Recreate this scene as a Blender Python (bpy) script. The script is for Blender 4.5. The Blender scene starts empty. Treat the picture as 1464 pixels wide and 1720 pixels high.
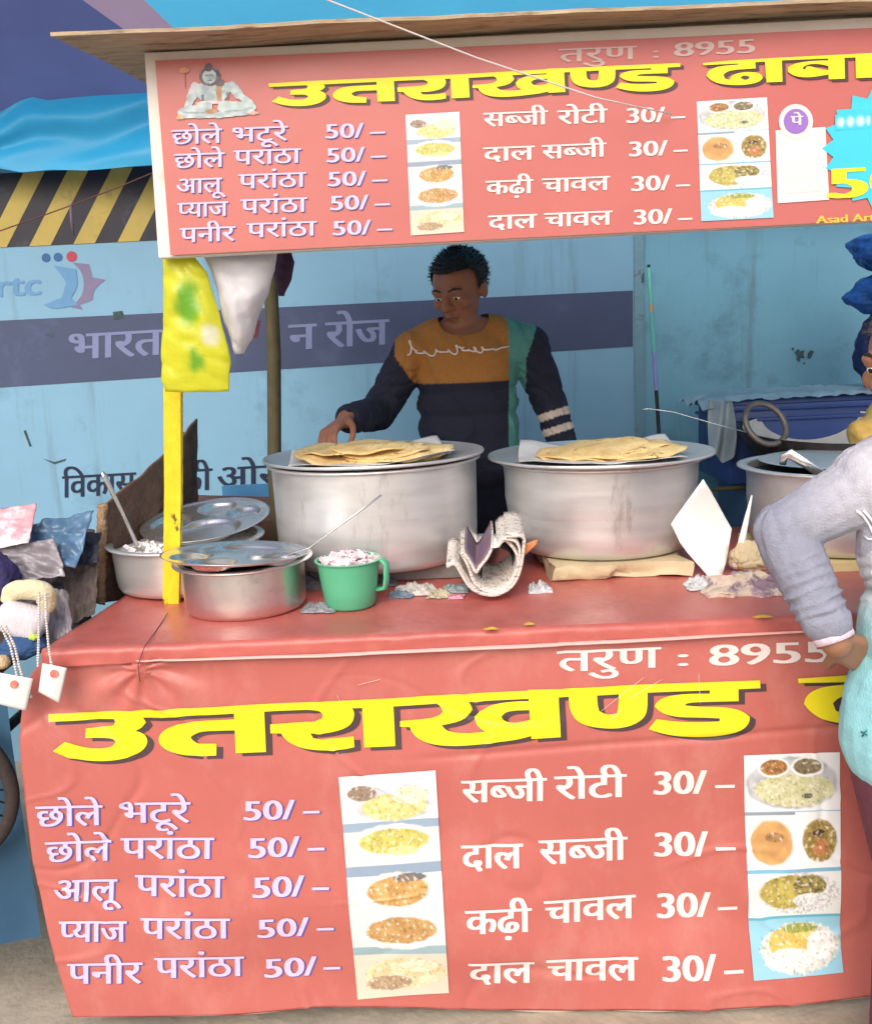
import bpy, bmesh, math, random
import numpy as np
from mathutils import Vector, Matrix, noise as mnoise, geometry
from mathutils.bvhtree import BVHTree

random.seed(7)
sc = bpy.context.scene
COL = sc.collection

# ------------------------------------------------------------------ camera
CAM = Vector((0.0, -1.9, 1.56))
FPX = 1540.0
PITCH, ROLL = 10.3, -2.6
RC = Matrix.Rotation(math.radians(90 - PITCH), 3, 'X') @ Matrix.Rotation(math.radians(ROLL), 3, 'Z')
cd = bpy.data.cameras.new('camera')
cd.sensor_fit = 'VERTICAL'; cd.sensor_height = 36.0; cd.lens = 36.0 * FPX / 1720.0
cd.clip_start = 0.05; cd.clip_end = 500
cam = bpy.data.objects.new('camera', cd); COL.objects.link(cam)
cam.matrix_world = Matrix.Translation(CAM) @ RC.to_4x4()
sc.camera = cam

# ------------------------------------------------------------------ sky, sun, exposure
SUN_EL, SUN_AZ = 38.0, 196.0       # azimuth the light comes from, clockwise from +Y
w = bpy.data.worlds.new('World'); sc.world = w; w.use_nodes = True
nt = w.node_tree
sky = nt.nodes.new('ShaderNodeTexSky'); sky.sky_type = 'NISHITA'; sky.sun_disc = False
sky.sun_elevation = math.radians(SUN_EL); sky.sun_rotation = math.radians(SUN_AZ)
sky.air_density = 0.8; sky.dust_density = 4.0; sky.ozone_density = 1.0
nt.links.new(sky.outputs[0], nt.nodes['Background'].inputs[0])
nt.nodes['Background'].inputs[1].default_value = 0.15
sl = bpy.data.lights.new('sun', 'SUN'); sl.energy = 1.1; sl.angle = math.radians(50); sl.color = (1.0, 0.95, 0.88)
so = bpy.data.objects.new('sun', sl); COL.objects.link(so)
az, el = math.radians(SUN_AZ), math.radians(SUN_EL)
sdir = Vector((math.sin(az) * math.cos(el), math.cos(az) * math.cos(el), math.sin(el)))
so.rotation_euler = sdir.to_track_quat('Z', 'Y').to_euler()
sc.view_settings.view_transform = 'Standard'; sc.view_settings.look = 'None'
sc.view_settings.gamma = 1.0; sc.view_settings.use_curve_mapping = False
sc.view_settings.exposure = 0.42

# ------------------------------------------------------------------ pixel -> place helpers (photo pixels 1464 x 1720)
def ray(px, py):
    return RC @ Vector(((px - 732) / FPX, -(py - 860) / FPX, -1.0))
def at(px, py, Y):
    d = ray(px, py); return CAM + d * ((Y - CAM.y) / d.y)
def atz(px, py, Z):
    d = ray(px, py); return CAM + d * ((Z - CAM.z) / d.z)
def atp(px, py, p0, n):
    d = ray(px, py); return CAM + d * ((p0 - CAM).dot(n) / d.dot(n))
def proj(P):
    q = RC.transposed() @ (P - CAM)
    return (732 + FPX * q.x / -q.z, 860 - FPX * q.y / -q.z)

def S(r, g, b):
    f = lambda c: (c / 255 / 12.92) if c / 255 <= 0.04045 else ((c / 255 + 0.055) / 1.055) ** 2.4
    return (f(r), f(g), f(b))

# ------------------------------------------------------------------ materials
def mat(name, col, rough=0.6, metal=0.0, var=0.12, scale=9.0, bump=0.0, bscale=80.0, spec=0.4,
        attr=False, col2=None, stain=None, stain_scale=3.0, stain_lo=0.55, stain_hi=0.72, stretch=None, transl=0.0, streak=None, streak_lo=0.52, streak_hi=0.75, streak_map=(9, 9, 0.7)):
    m = bpy.data.materials.new(name); m.use_nodes = True
    n = m.node_tree.nodes; L = m.node_tree.links
    p = n['Principled BSDF']
    p.inputs['Roughness'].default_value = rough; p.inputs['Metallic'].default_value = metal
    p.inputs['Specular IOR Level'].default_value = spec
    tc = n.new('ShaderNodeTexCoord'); vec = tc.outputs['Object']
    if stretch:
        mp = n.new('ShaderNodeMapping'); mp.inputs['Scale'].default_value = stretch
        L.new(vec, mp.inputs['Vector']); vec = mp.outputs['Vector']
    nz = n.new('ShaderNodeTexNoise'); nz.inputs['Scale'].default_value = scale; nz.inputs['Detail'].default_value = 6
    nz.inputs['Roughness'].default_value = 0.62
    L.new(vec, nz.inputs['Vector'])
    mx = n.new('ShaderNodeMix'); mx.data_type = 'RGBA'
    if attr:
        at_ = n.new('ShaderNodeAttribute'); at_.attribute_name = 'Col'
        hv = n.new('ShaderNodeHueSaturation')
        L.new(at_.outputs['Color'], hv.inputs['Color'])
        mr = n.new('ShaderNodeMapRange'); mr.inputs[1].default_value = 0.3; mr.inputs[2].default_value = 0.7
        mr.inputs[3].default_value = 1 - var; mr.inputs[4].default_value = 1 + var
        L.new(nz.outputs['Fac'], mr.inputs[0]); L.new(mr.outputs[0], hv.inputs['Value'])
        out = hv.outputs['Color']
    else:
        c1 = tuple(max(0, c * (1 - var)) for c in col)
        c2 = tuple(min(1, c * (1 + var)) for c in (col2 or col))
        rp = n.new('ShaderNodeMapRange'); rp.inputs[1].default_value = 0.3; rp.inputs[2].default_value = 0.7
        L.new(nz.outputs['Fac'], rp.inputs[0]); L.new(rp.outputs[0], mx.inputs[0])
        mx.inputs[6].default_value = (*c1, 1); mx.inputs[7].default_value = (*c2, 1)
        out = mx.outputs[2]
    if stain:
        n2 = n.new('ShaderNodeTexNoise'); n2.inputs['Scale'].default_value = stain_scale; n2.inputs['Detail'].default_value = 9
        n2.inputs['Roughness'].default_value = 0.7
        L.new(vec, n2.inputs['Vector'])
        r2 = n.new('ShaderNodeMapRange'); r2.inputs[1].default_value = stain_lo; r2.inputs[2].default_value = stain_hi
        r2.clamp = True
        L.new(n2.outputs['Fac'], r2.inputs[0])
        m2 = n.new('ShaderNodeMix'); m2.data_type = 'RGBA'
        L.new(r2.outputs[0], m2.inputs[0]); L.new(out, m2.inputs[6]); m2.inputs[7].default_value = (*stain, 1)
        out = m2.outputs[2]
    if streak:      # vertical runs of dirt or rust
        mp2 = n.new('ShaderNodeMapping'); mp2.inputs['Scale'].default_value = streak_map
        L.new(tc.outputs['Object'], mp2.inputs['Vector'])
        n3 = n.new('ShaderNodeTexNoise'); n3.inputs['Scale'].default_value = 1.0; n3.inputs['Detail'].default_value = 8; n3.inputs['Roughness'].default_value = 0.72
        L.new(mp2.outputs[0], n3.inputs['Vector'])
        r3 = n.new('ShaderNodeMapRange'); r3.inputs[1].default_value = streak_lo; r3.inputs[2].default_value = streak_hi; r3.clamp = True
        L.new(n3.outputs['Fac'], r3.inputs[0])
        m3 = n.new('ShaderNodeMix'); m3.data_type = 'RGBA'
        L.new(r3.outputs[0], m3.inputs[0]); L.new(out, m3.inputs[6]); m3.inputs[7].default_value = (*streak, 1)
        out = m3.outputs[2]
    L.new(out, p.inputs['Base Color'])
    # roughness variation
    rr = n.new('ShaderNodeMapRange'); rr.inputs[1].default_value = 0.3; rr.inputs[2].default_value = 0.7
    rr.inputs[3].default_value = max(0.03, rough - 0.07); rr.inputs[4].default_value = min(1, rough + 0.07)
    L.new(nz.outputs['Fac'], rr.inputs[0]); L.new(rr.outputs[0], p.inputs['Roughness'])
    if bump:
        nb = n.new('ShaderNodeTexNoise'); nb.inputs['Scale'].default_value = bscale; nb.inputs['Detail'].default_value = 4
        L.new(vec, nb.inputs['Vector'])
        b = n.new('ShaderNodeBump'); b.inputs['Strength'].default_value = bump; b.inputs['Distance'].default_value = 0.01
        L.new(nb.outputs['Fac'], b.inputs['Height']); L.new(b.outputs[0], p.inputs['Normal'])
    if transl:      # thin sheet that lets daylight through
        tb = n.new('ShaderNodeBsdfTranslucent'); ms = n.new('ShaderNodeMixShader'); ms.inputs[0].default_value = transl
        L.new(out, tb.inputs['Color']); L.new(p.outputs[0], ms.inputs[1]); L.new(tb.outputs[0], ms.inputs[2])
        L.new(ms.outputs[0], n['Material Output'].inputs['Surface'])
    return m

# ------------------------------------------------------------------ object helpers
ORG = {}
def finish(name, bm, material, org, parent=None, smooth=True, solid=0.0, sharp=None):
    me = bpy.data.meshes.new(name)
    bmesh.ops.translate(bm, verts=bm.verts, vec=-org)
    bm.to_mesh(me); bm.free()
    o = bpy.data.objects.new(name, me); COL.objects.link(o)
    if material: me.materials.append(material)
    if smooth:
        for p in me.polygons: p.use_smooth = True
        if sharp is not None:
            me.set_sharp_from_angle(angle=math.radians(sharp))
    if parent: o.parent = parent
    else: o.location = org
    if solid:
        md = o.modifiers.new('solid', 'SOLIDIFY'); md.thickness = solid; md.offset = 0
    return o

def thing(name, label, cat, loc, group=None):
    o = bpy.data.objects.new(name, None); COL.objects.link(o)
    o.empty_display_size = 0.05
    o.location = loc; o['label'] = label; o['category'] = cat
    if group: o['group'] = group
    ORG[o.name] = Vector(loc)
    return o

def root_org(o):
    while o.parent: o = o.parent
    return ORG[o.name]

def part(name, bm, material, parent, smooth=True, solid=0.0, sharp=None, label=None):
    o = finish(name, bm, material, root_org(parent), parent, smooth, solid, sharp)
    if label: o['label'] = label
    return o

def single(name, bm, material, label, cat, group=None, smooth=True, solid=0.0, sharp=None, kind=None):
    vs = [v.co for v in bm.verts]
    lo = Vector((min(v.x for v in vs), min(v.y for v in vs), min(v.z for v in vs)))
    hi = Vector((max(v.x for v in vs), max(v.y for v in vs), max(v.z for v in vs)))
    org = Vector(((lo.x + hi.x) / 2, (lo.y + hi.y) / 2, lo.z))
    o = finish(name, bm, material, org, None, smooth, solid, sharp)
    ORG[o.name] = org
    if kind: o['kind'] = kind
    if label: o['label'] = label
    if cat: o['category'] = cat
    if group: o['group'] = group
    return o

def box(c, size, rot=None, bm=None, bevel=0.0):
    bm2 = bmesh.new()
    bmesh.ops.create_cube(bm2, size=1.0)
    bmesh.ops.scale(bm2, vec=Vector(size), verts=bm2.verts)
    if bevel: bmesh.ops.bevel(bm2, geom=bm2.edges[:], offset=bevel, segments=2, affect='EDGES', profile=0.5)
    if rot is not None: bmesh.ops.rotate(bm2, cent=(0, 0, 0), matrix=rot, verts=bm2.verts)
    bmesh.ops.translate(bm2, vec=Vector(c), verts=bm2.verts)
    return join(bm, bm2)

def join(bm, bm2):
    if bm is None: return bm2
    me = bpy.data.meshes.new('tmp'); bm2.to_mesh(me); bm2.free(); bm.from_mesh(me); bpy.data.meshes.remove(me)
    return bm

def lathe(prof, c=(0, 0, 0), seg=72, M=None):
    bm = bmesh.new(); rings = []
    for r, z in prof:
        if r < 1e-5: rings.append([bm.verts.new((0, 0, z))])
        else: rings.append([bm.verts.new((r * math.cos(2 * math.pi * k / seg), r * math.sin(2 * math.pi * k / seg), z)) for k in range(seg)])
    for a, b in zip(rings[:-1], rings[1:]):
        for k in range(seg):
            k2 = (k + 1) % seg
            if len(a) == 1 and len(b) == 1: continue
            if len(a) == 1: bm.faces.new((a[0], b[k], b[k2]))
            elif len(b) == 1: bm.faces.new((a[k], b[0], a[k2]))
            else: bm.faces.new((a[k], b[k], b[k2], a[k2]))
    bmesh.ops.recalc_face_normals(bm, faces=bm.faces)
    if M is not None: bm.transform(M.to_4x4())
    bmesh.ops.translate(bm, vec=Vector(c), verts=bm.verts)
    return bm

def tube(pts, r, seg=10, bm=None, flat=1.0, caps=True):
    pts = [Vector(p) for p in pts]
    rs = r if isinstance(r, (list, tuple)) else [r] * len(pts)
    b = bmesh.new(); rings = []; prev = None
    for i, p in enumerate(pts):
        t = (pts[min(i + 1, len(pts) - 1)] - pts[max(i - 1, 0)])
        if t.length < 1e-9: t = Vector((0, 0, 1))
        t.normalize()
        if prev is None:
            a = t.orthogonal().normalized()
            if abs(t.z) < 0.95: a = t.cross(Vector((0, 0, 1))).normalized()
        else:
            a = (prev - t * prev.dot(t)).normalized()
        prev = a; c = t.cross(a)
        rings.append([b.verts.new(p + (a * math.cos(2 * math.pi * k / seg) + c * flat * math.sin(2 * math.pi * k / seg)) * rs[i]) for k in range(seg)])
    for A, B in zip(rings[:-1], rings[1:]):
        for k in range(seg): b.faces.new((A[k], A[(k + 1) % seg], B[(k + 1) % seg], B[k]))
    if caps:
        b.faces.new(list(reversed(rings[0]))); b.faces.new(rings[-1])
    bmesh.ops.recalc_face_normals(b, faces=b.faces)
    return join(bm, b)

def sheet(nu, nv, f):
    bm = bmesh.new()
    g = [[bm.verts.new(f(i / nu, j / nv)) for i in range(nu + 1)] for j in range(nv + 1)]
    for j in range(nv):
        for i in range(nu):
            bm.faces.new((g[j][i], g[j][i + 1], g[j + 1][i + 1], g[j + 1][i]))
    return bm

def wobble(bm, amp, sc_, seed=0.0):
    for v in bm.verts:
        v.co += Vector(mnoise.noise_vector(v.co * sc_ + Vector((seed, seed * 1.7, -seed)))) * amp
    return bm

def lerp(a, b, t): return a + (b - a) * t
def bil(c, u, v):   # c: TL TR BR BL
    return lerp(lerp(c[0], c[1], u), lerp(c[3], c[2], u), v)
def interp(tab, x):
    if x <= tab[0][0]: return tab[0][1]
    for (a, va), (b, vb) in zip(tab[:-1], tab[1:]):
        if x <= b: return va + (vb - va) * (x - a) / (b - a)
    return tab[-1][1]
def sm(a, b, x):
    t = min(1, max(0, (x - a) / (b - a))); return t * t * (3 - 2 * t)

def cat3(pts, n=8):
    """smooth path through points"""
    pts = [Vector(p) for p in pts]; P = [pts[0]] + pts + [pts[-1]]; out = []
    for i in range(1, len(P) - 2):
        a, b, c, d = P[i - 1], P[i], P[i + 1], P[i + 2]
        for k in range(n):
            t = k / n
            out.append(0.5 * ((2 * b) + (c - a) * t + (2 * a - 5 * b + 4 * c - d) * t * t + (3 * b - a - 3 * c + d) * t ** 3))
    return out + [pts[-1]]
def catr(rs, n=8):
    out = []
    for a, b in zip(rs[:-1], rs[1:]): out += [lerp(a, b, k / n) for k in range(n)]
    return out + [rs[-1]]

# ------------------------------------------------------------------ print and lettering
def chaikin(poly, it=2, sharp=48):
    for _ in range(it):
        n = len(poly); out = []
        for i in range(n):
            a, b, c = poly[i - 1], poly[i], poly[(i + 1) % n]
            if len(b) == 3: out.append(b); continue
            v1 = (b[0] - a[0], b[1] - a[1]); v2 = (c[0] - b[0], c[1] - b[1])
            ang = abs(math.degrees(math.atan2(v1[0] * v2[1] - v1[1] * v2[0], v1[0] * v2[0] + v1[1] * v2[1])))
            if ang > sharp: out.append((b[0], b[1], 1))
            else:
                out.append((b[0] * .75 + a[0] * .25, b[1] * .75 + a[1] * .25))
                out.append((b[0] * .75 + c[0] * .25, b[1] * .75 + c[1] * .25))
        poly = out
    return [(p[0], p[1]) for p in poly]

def poly_bm(polys, surf, off, step=0.00008, grid=22.0, shift=(0, 0), bm=None):
    """flat printed polygons in photo pixels laid on a surface; each polygon a hair above the one before"""
    b = bmesh.new()
    for k, poly in enumerate(polys):
        tri = geometry.tessellate_polygon([[Vector((x, y, 0)) for x, y in poly]])
        t = bmesh.new(); vs = [t.verts.new((x + shift[0], y + shift[1], 0)) for x, y in poly]
        for f in tri:
            try: t.faces.new([vs[i] for i in f])
            except ValueError: pass
        if grid:
            xs = [p[0] + shift[0] for p in poly]; ys = [p[1] + shift[1] for p in poly]
            for ax, vals in ((0, xs), (1, ys)):
                g = math.floor(min(vals) / grid) * grid + grid
                while g < max(vals):
                    co = (g, 0, 0) if ax == 0 else (0, g, 0); no = (1, 0, 0) if ax == 0 else (0, 1, 0)
                    bmesh.ops.bisect_plane(t, geom=t.verts[:] + t.edges[:] + t.faces[:], plane_co=co, plane_no=no)
                    g += grid
        for v in t.verts: v.co = surf(v.co.x, v.co.y, off + step * k)
        b = join(b, t)
    return b

_tc = {}
def raw_text(s):
    c = bpy.data.curves.new('lettering', 'FONT'); c.body = s; c.size = 1; c.resolution_u = 4
    o = bpy.data.objects.new('lettering', c); COL.objects.link(o)
    dg = bpy.context.evaluated_depsgraph_get(); me = bpy.data.meshes.new_from_object(o.evaluated_get(dg))
    bm = bmesh.new(); bm.from_mesh(me); bpy.data.meshes.remove(me)
    bpy.data.objects.remove(o); bpy.data.curves.remove(c)
    return bm
def text_geo(s):
    if s in _tc: return _tc[s]
    if '\u094d' in s:      # joined letters: the first loses its stem and the next follows at once
        i = s.index('\u094d'); bm = bmesh.new(); x = 0.0
        for q, half in ((s[:i - 1], 0), (s[i - 1], 1), (s[i + 1:], 0)):
            if not q: continue
            b = raw_text(q); xs = [v.co.x for v in b.verts]; mn, mx = min(xs), max(xs)
            if half:
                cut = mn + (mx - mn) * 0.66
                bmesh.ops.bisect_plane(b, geom=b.verts[:] + b.edges[:] + b.faces[:], plane_co=(cut, 0, 0), plane_no=(1, 0, 0), clear_outer=True)
                mx = cut
            bmesh.ops.translate(b, vec=(x - mn, 0, 0), verts=b.verts)
            x += mx - mn - 0.01
            bm = join(bm, b)
    else: bm = raw_text(s)
    bmesh.ops.remove_doubles(bm, verts=bm.verts, dist=1e-5)
    bm.verts.ensure_lookup_table(); bm.verts.index_update()
    isl = [-1] * len(bm.verts); k = 0
    for v in bm.verts:
        if isl[v.index] >= 0: continue
        st = [v]; isl[v.index] = k
        while st:
            q = st.pop()
            for e in q.link_edges:
                o2 = e.other_vert(q)
                if isl[o2.index] < 0: isl[o2.index] = k; st.append(o2)
        k += 1
    V = [(v.co.x, v.co.y) for v in bm.verts]; Fc = [[v.index for v in f.verts] for f in bm.faces]
    bm.free(); _tc[s] = (V, Fc, isl); return _tc[s]

def text_bm(s, x0, y0, width, height, slope, surf, off, bold=0.0, bm=None, shift=(0, 0), ref=None):
    """s drawn from x0 with baseline y0 at x0; width in px of the whole string, height px of the letter band"""
    V, Fc, isl = text_geo(s)
    mnx = min(v[0] for v in V); mxx = max(v[0] for v in V)
    sx = width / (mxx - mnx); sy = height / (ref or 0.62)
    b = bm or bmesh.new()
    shifts = [0.0] if not bold else [-bold, 0.0, bold]
    for n_, dx in enumerate(shifts):
        vs = []; t = bmesh.new()
        for (x, y), i in zip(V, isl):
            px = x0 + (x - mnx) * sx + dx + shift[0]; py = y0 - y * sy + slope * (px - x0) + shift[1]
            vs.append(t.verts.new((px, py, 0.00006 * (i % 4))))
        for f in Fc:
            try: t.faces.new([vs[i] for i in f])
            except ValueError: pass
        if surf.__name__ == 'sban':      # cut finely so that the print follows the creased vinyl
            for ax in (0, 1):
                vals = [q.co[ax] for q in t.verts]; g = math.floor(min(vals) / 12) * 12 + 12
                while g < max(vals):
                    bmesh.ops.bisect_plane(t, geom=t.verts[:] + t.edges[:] + t.faces[:], plane_co=(g, 0, 0) if ax == 0 else (0, g, 0), plane_no=(1, 0, 0) if ax == 0 else (0, 1, 0)); g += 12
        for q in t.verts: q.co = surf(q.co.x, q.co.y, off + q.co.z + 0.00026 * n_)
        b = join(b, t)
    return b

def print_panel(name, quad, nx, ny, fn, surf, off, parent, material, mask=None):
    """printed picture: fine grid whose vertex colours are the print"""
    bm = bmesh.new(); lay = bm.loops.layers.float_color.new('Col')
    P = []; C = []
    for j in range(ny + 1):
        for i in range(nx + 1):
            u, v = i / nx, j / ny
            q = bil([Vector((*p, 0)) for p in quad], u, v)
            P.append(bm.verts.new(surf(q.x, q.y, off)))
            c = fn(u, v); C.append(c)
    for j in range(ny):
        for i in range(nx):
            k = [j * (nx + 1) + i, j * (nx + 1) + i + 1, (j + 1) * (nx + 1) + i + 1, (j + 1) * (nx + 1) + i]
            if any(C[q] is None for q in k): continue
            f = bm.faces.new([P[q] for q in k])
            for lp, q in zip(f.loops, k): lp[lay] = (*C[q], 1)
    bmesh.ops.delete(bm, geom=[v for v in bm.verts if not v.link_faces], context='VERTS')
    return part(name, bm, material, parent)

def colour_mesh(o, fn):
    """base colour per vertex (dye, print and painted sleeve shading), fn takes world position"""
    me = o.data; org = root_org(o)
    ca = me.color_attributes.new('Col', 'FLOAT_COLOR', 'POINT')
    for v in me.vertices: ca.data[v.index].color = (*fn(v.co + org), 1)

# ------------------------------------------------------------------ continuous bodies
def ell_bm(c, r, rot=None, bm=None, seg=20):
    b = bmesh.new(); bmesh.ops.create_uvsphere(b, u_segments=seg, v_segments=seg // 2 + 2, radius=1)
    bmesh.ops.scale(b, vec=Vector(r), verts=b.verts)
    if rot is not None: bmesh.ops.rotate(b, cent=(0, 0, 0), matrix=rot, verts=b.verts)
    bmesh.ops.translate(b, vec=Vector(c), verts=b.verts)
    return join(bm, b)
def cap_bm(p0, r0, p1, r1, bm=None, seg=16):
    p0, p1 = Vector(p0), Vector(p1)
    bm = ell_bm(p0, (r0,) * 3, bm=bm, seg=seg); bm = ell_bm(p1, (r1,) * 3, bm=bm, seg=seg)
    return tube([p0, p1], [r0, r1], seg=seg, bm=bm)
def chain(pts, bm=None, seg=16):
    for (a, ra), (b, rb) in zip(pts[:-1], pts[1:]): bm = cap_bm(a, ra, b, rb, bm, seg)
    return bm
def remesh(bm, vox, smooth=4, fac=0.5):
    me = bpy.data.meshes.new('tmp'); bm.to_mesh(me); bm.free()
    o = bpy.data.objects.new('tmp', me); COL.objects.link(o)
    md = o.modifiers.new('r', 'REMESH'); md.mode = 'VOXEL'; md.voxel_size = vox
    if smooth:
        s_ = o.modifiers.new('s', 'SMOOTH'); s_.iterations = smooth; s_.factor = fac
    dg = bpy.context.evaluated_depsgraph_get(); m2 = bpy.data.meshes.new_from_object(o.evaluated_get(dg))
    bpy.data.objects.remove(o); bpy.data.meshes.remove(me)
    b = bmesh.new(); b.from_mesh(m2); bpy.data.meshes.remove(m2)
    return b
def seg_dist(p, a, b):
    ab = b - a; t = max(0, min(1, (p - a).dot(ab) / ab.dot(ab))); return (p - (a + ab * t)).length, t

# ------------------------------------------------------------------ shared materials
M_red = mat('red_vinyl', S(188, 104, 96), rough=0.34, var=0.06, scale=3.0, bump=0.10, bscale=22, streak=S(200, 136, 126), streak_lo=.5, streak_hi=.85, streak_map=(5, 5, 3), spec=0.5, stain=S(176, 96, 86), stain_scale=6, stain_lo=0.5, stain_hi=0.85)
M_redtop = mat('red_vinyl_counter', S(186, 98, 90), rough=0.34, streak=S(150, 84, 76), streak_lo=.56, streak_hi=.8, streak_map=(7, 7, 7), var=0.10, scale=6.0, bump=0.12, bscale=40, spec=0.45, stain=S(200, 120, 105), stain_scale=9, stain_lo=0.55, stain_hi=0.8)
M_yel = mat('yellow_print', S(238, 222, 38), rough=0.45, var=0.04, scale=4)
M_shadow = mat('grey_print', S(78, 62, 66), rough=0.5, var=0.05)
M_white = mat('white_print', S(232, 220, 216), rough=0.45, var=0.03)
M_lav = mat('pale_blue_print', S(206, 192, 222), rough=0.45, var=0.03)
M_navyp = mat('blue_print', S(84, 84, 170), rough=0.5, var=0.05)
M_print = mat('picture_print', (1, 1, 1), rough=0.42, var=0.03, attr=True, scale=30)
M_orange = mat('orange_print', S(240, 190, 70), rough=0.5, var=0.03)
M_cyanp = mat('cyan_print', S(64, 196, 216), rough=0.45, var=0.03)
M_purple = mat('purple_print', S(150, 110, 190), rough=0.45, var=0.03)
M_alu = mat('aluminium', (0.70, 0.70, 0.705), rough=0.36, streak=(0.40, 0.385, 0.37), streak_lo=.58, streak_hi=.74, streak_map=(13, 13, 3.5), metal=0.66, var=0.07, scale=5, bump=0.015, bscale=14, stretch=(1, 1, 6), stain=(0.56, 0.55, 0.54), stain_scale=4.0, stain_lo=0.56, stain_hi=0.85)
M_steel = mat('steel', (0.80, 0.79, 0.78), rough=0.28, metal=0.92, var=0.03, scale=4)
M_steel_dirty = mat('worn_steel', (0.80, 0.77, 0.75), rough=0.36, metal=1.0, var=0.08, scale=9, bump=0.06, bscale=25, stain=(0.42, 0.37, 0.35), stain_scale=9, stain_lo=0.56, stain_hi=0.8)
M_iron = mat('black_iron', (0.022, 0.02, 0.021), rough=0.6, var=0.4, scale=30, bump=0.3, bscale=90)
M_dark = mat('dark_inside', (0.02, 0.018, 0.016), rough=0.8)  # near-black, for pot insides and shoes
M_wood = mat('weathered_wood', S(150, 118, 84), rough=0.8, var=0.25, scale=6, stretch=(1.5, 12, 12), bump=0.25, bscale=30)
M_dwood = mat('dark_wood', S(88, 66, 56), rough=0.85, var=0.3, scale=8, stretch=(1.5, 10, 10), bump=0.3, bscale=30)
M_paper = mat('white_paper', S(238, 236, 234), rough=0.75, var=0.03, scale=5)
M_foil = mat('greaseproof_paper', S(214, 212, 212), rough=0.5, var=0.06, scale=14, bump=0.15, bscale=40)

# ------------------------------------------------------------------ ground
M_gnd = mat('dusty_concrete', S(176, 164, 146), rough=0.9, var=0.12, scale=2.2, bump=0.35, bscale=45, stain=S(128, 118, 106), stain_scale=1.7, stain_lo=0.45, stain_hi=0.75)
def gf(u, v):
    x, y = (u - .5), (v - .5)
    X = math.copysign(abs(x * 2) ** 2.6 * 60, x); Y = math.copysign(abs(y * 2) ** 2.6 * 60, y)
    return Vector((X, Y, 0.006 * mnoise.noise(Vector((X * 2, Y * 2, 0)))))
g = finish('ground', sheet(90, 90, gf), M_gnd, Vector((0, 0, 0))); g['kind'] = 'structure'

# ------------------------------------------------------------------ painted wall behind
WA = math.tan(math.radians(6)); W0 = 1.72
wn = Vector((WA, -1, 0)).normalized(); wp = Vector((0, W0, 0))
def swall(px, py, off=0.0):
    p = atp(px, py, wp, wn); return p + wn * off
def wallpt(x, z, off=0.0):
    return Vector((x, W0 + x * WA, z)) + wn * off
M_wall = mat('pale_blue_paint', S(124, 170, 198), rough=0.5, streak=S(104, 128, 146), streak_lo=.56, streak_hi=.8, var=0.06, scale=2.5, bump=0.12, bscale=16, stain=S(92, 128, 152), stain_scale=2.6, stain_lo=0.56, stain_hi=0.78)
M_wall2 = mat('teal_blue_paint', S(114, 168, 190), rough=0.55, streak=S(96, 120, 124), streak_lo=.58, streak_hi=.8, var=0.06, scale=3, bump=0.2, bscale=22, stain=S(84, 124, 140), stain_scale=3.4, stain_lo=0.52, stain_hi=0.75)
M_band = mat('indigo_paint', S(64, 76, 108), rough=0.5, var=0.1, scale=4, bump=0.1, bscale=20, stain=S(86, 98, 130), stain_scale=4, stain_lo=0.55, stain_hi=0.8)
M_black = mat('black_paint', S(38, 38, 50), rough=0.5, var=0.15, scale=14, stain=S(78, 80, 92), stain_scale=8, stain_lo=0.6, stain_hi=0.8)
M_hazy = mat('hazard_yellow_paint', S(186, 164, 84), rough=0.55, var=0.1, scale=10, stain=S(120, 104, 70), stain_scale=9, stain_lo=0.58, stain_hi=0.75)
M_rust = mat('rusty_steel', S(112, 150, 166), rough=0.7, var=0.12, scale=12, bump=0.3, bscale=40, stain=S(92, 80, 66), stain_scale=12, stain_lo=0.56, stain_hi=0.68)
M_ink = mat('navy_ink', S(24, 38, 64), rough=0.6, var=0.1, scale=30)
M_bandtx = mat('faded_grey_paint', S(122, 132, 172), rough=0.6, var=0.08, scale=14)
wall = thing('painted_wall', 'pale blue painted metal wall with an indigo band and black and yellow hazard stripes', 'wall', wallpt(0, 0))
xj = swall(1072, 600).x
def wpanel(x0, x1, z0, z1, off, th=0.03):
    bm = bmesh.new(); vs = []
    for o_ in (off, off - th):
        for x, z in ((x0, z0), (x1, z0), (x1, z1), (x0, z1)): vs.append(bm.verts.new(wallpt(x, z, o_)))
    for f in ((0, 1, 2, 3), (7, 6, 5, 4), (0, 4, 5, 1), (1, 5, 6, 2), (2, 6, 7, 3), (3, 7, 4, 0)): bm.faces.new([vs[i] for i in f])
    bmesh.ops.recalc_face_normals(bm, faces=bm.faces)
    return bm
part('wall_panel', wpanel(-3.4, xj, 0, 2.75, 0.0), M_wall, wall, smooth=False)
part('wall_panel', wpanel(xj + 0.0, 3.6, 0, 2.75, -0.012), M_wall2, wall, smooth=False, label='teal blue right hand wall panel without a band')
bm = wpanel(xj - 0.018, xj + 0.020, 0, 2.75, 0.008, 0.016)
part('joint_strip', bm, M_rust, wall, smooth=False, label='rust stained joint strip between the wall panels')
def wquad(pxs, off, n=30):
    c = [Vector((*p, 0)) for p in pxs]
    return sheet(n, 2, lambda u, v: swall(bil(c, u, v).x, bil(c, u, v).y, off))
part('painted_band', wquad([(-260, 551), (1062, 488), (1062, 582), (-260, 668)], 0.0015), M_band, wall)
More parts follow.
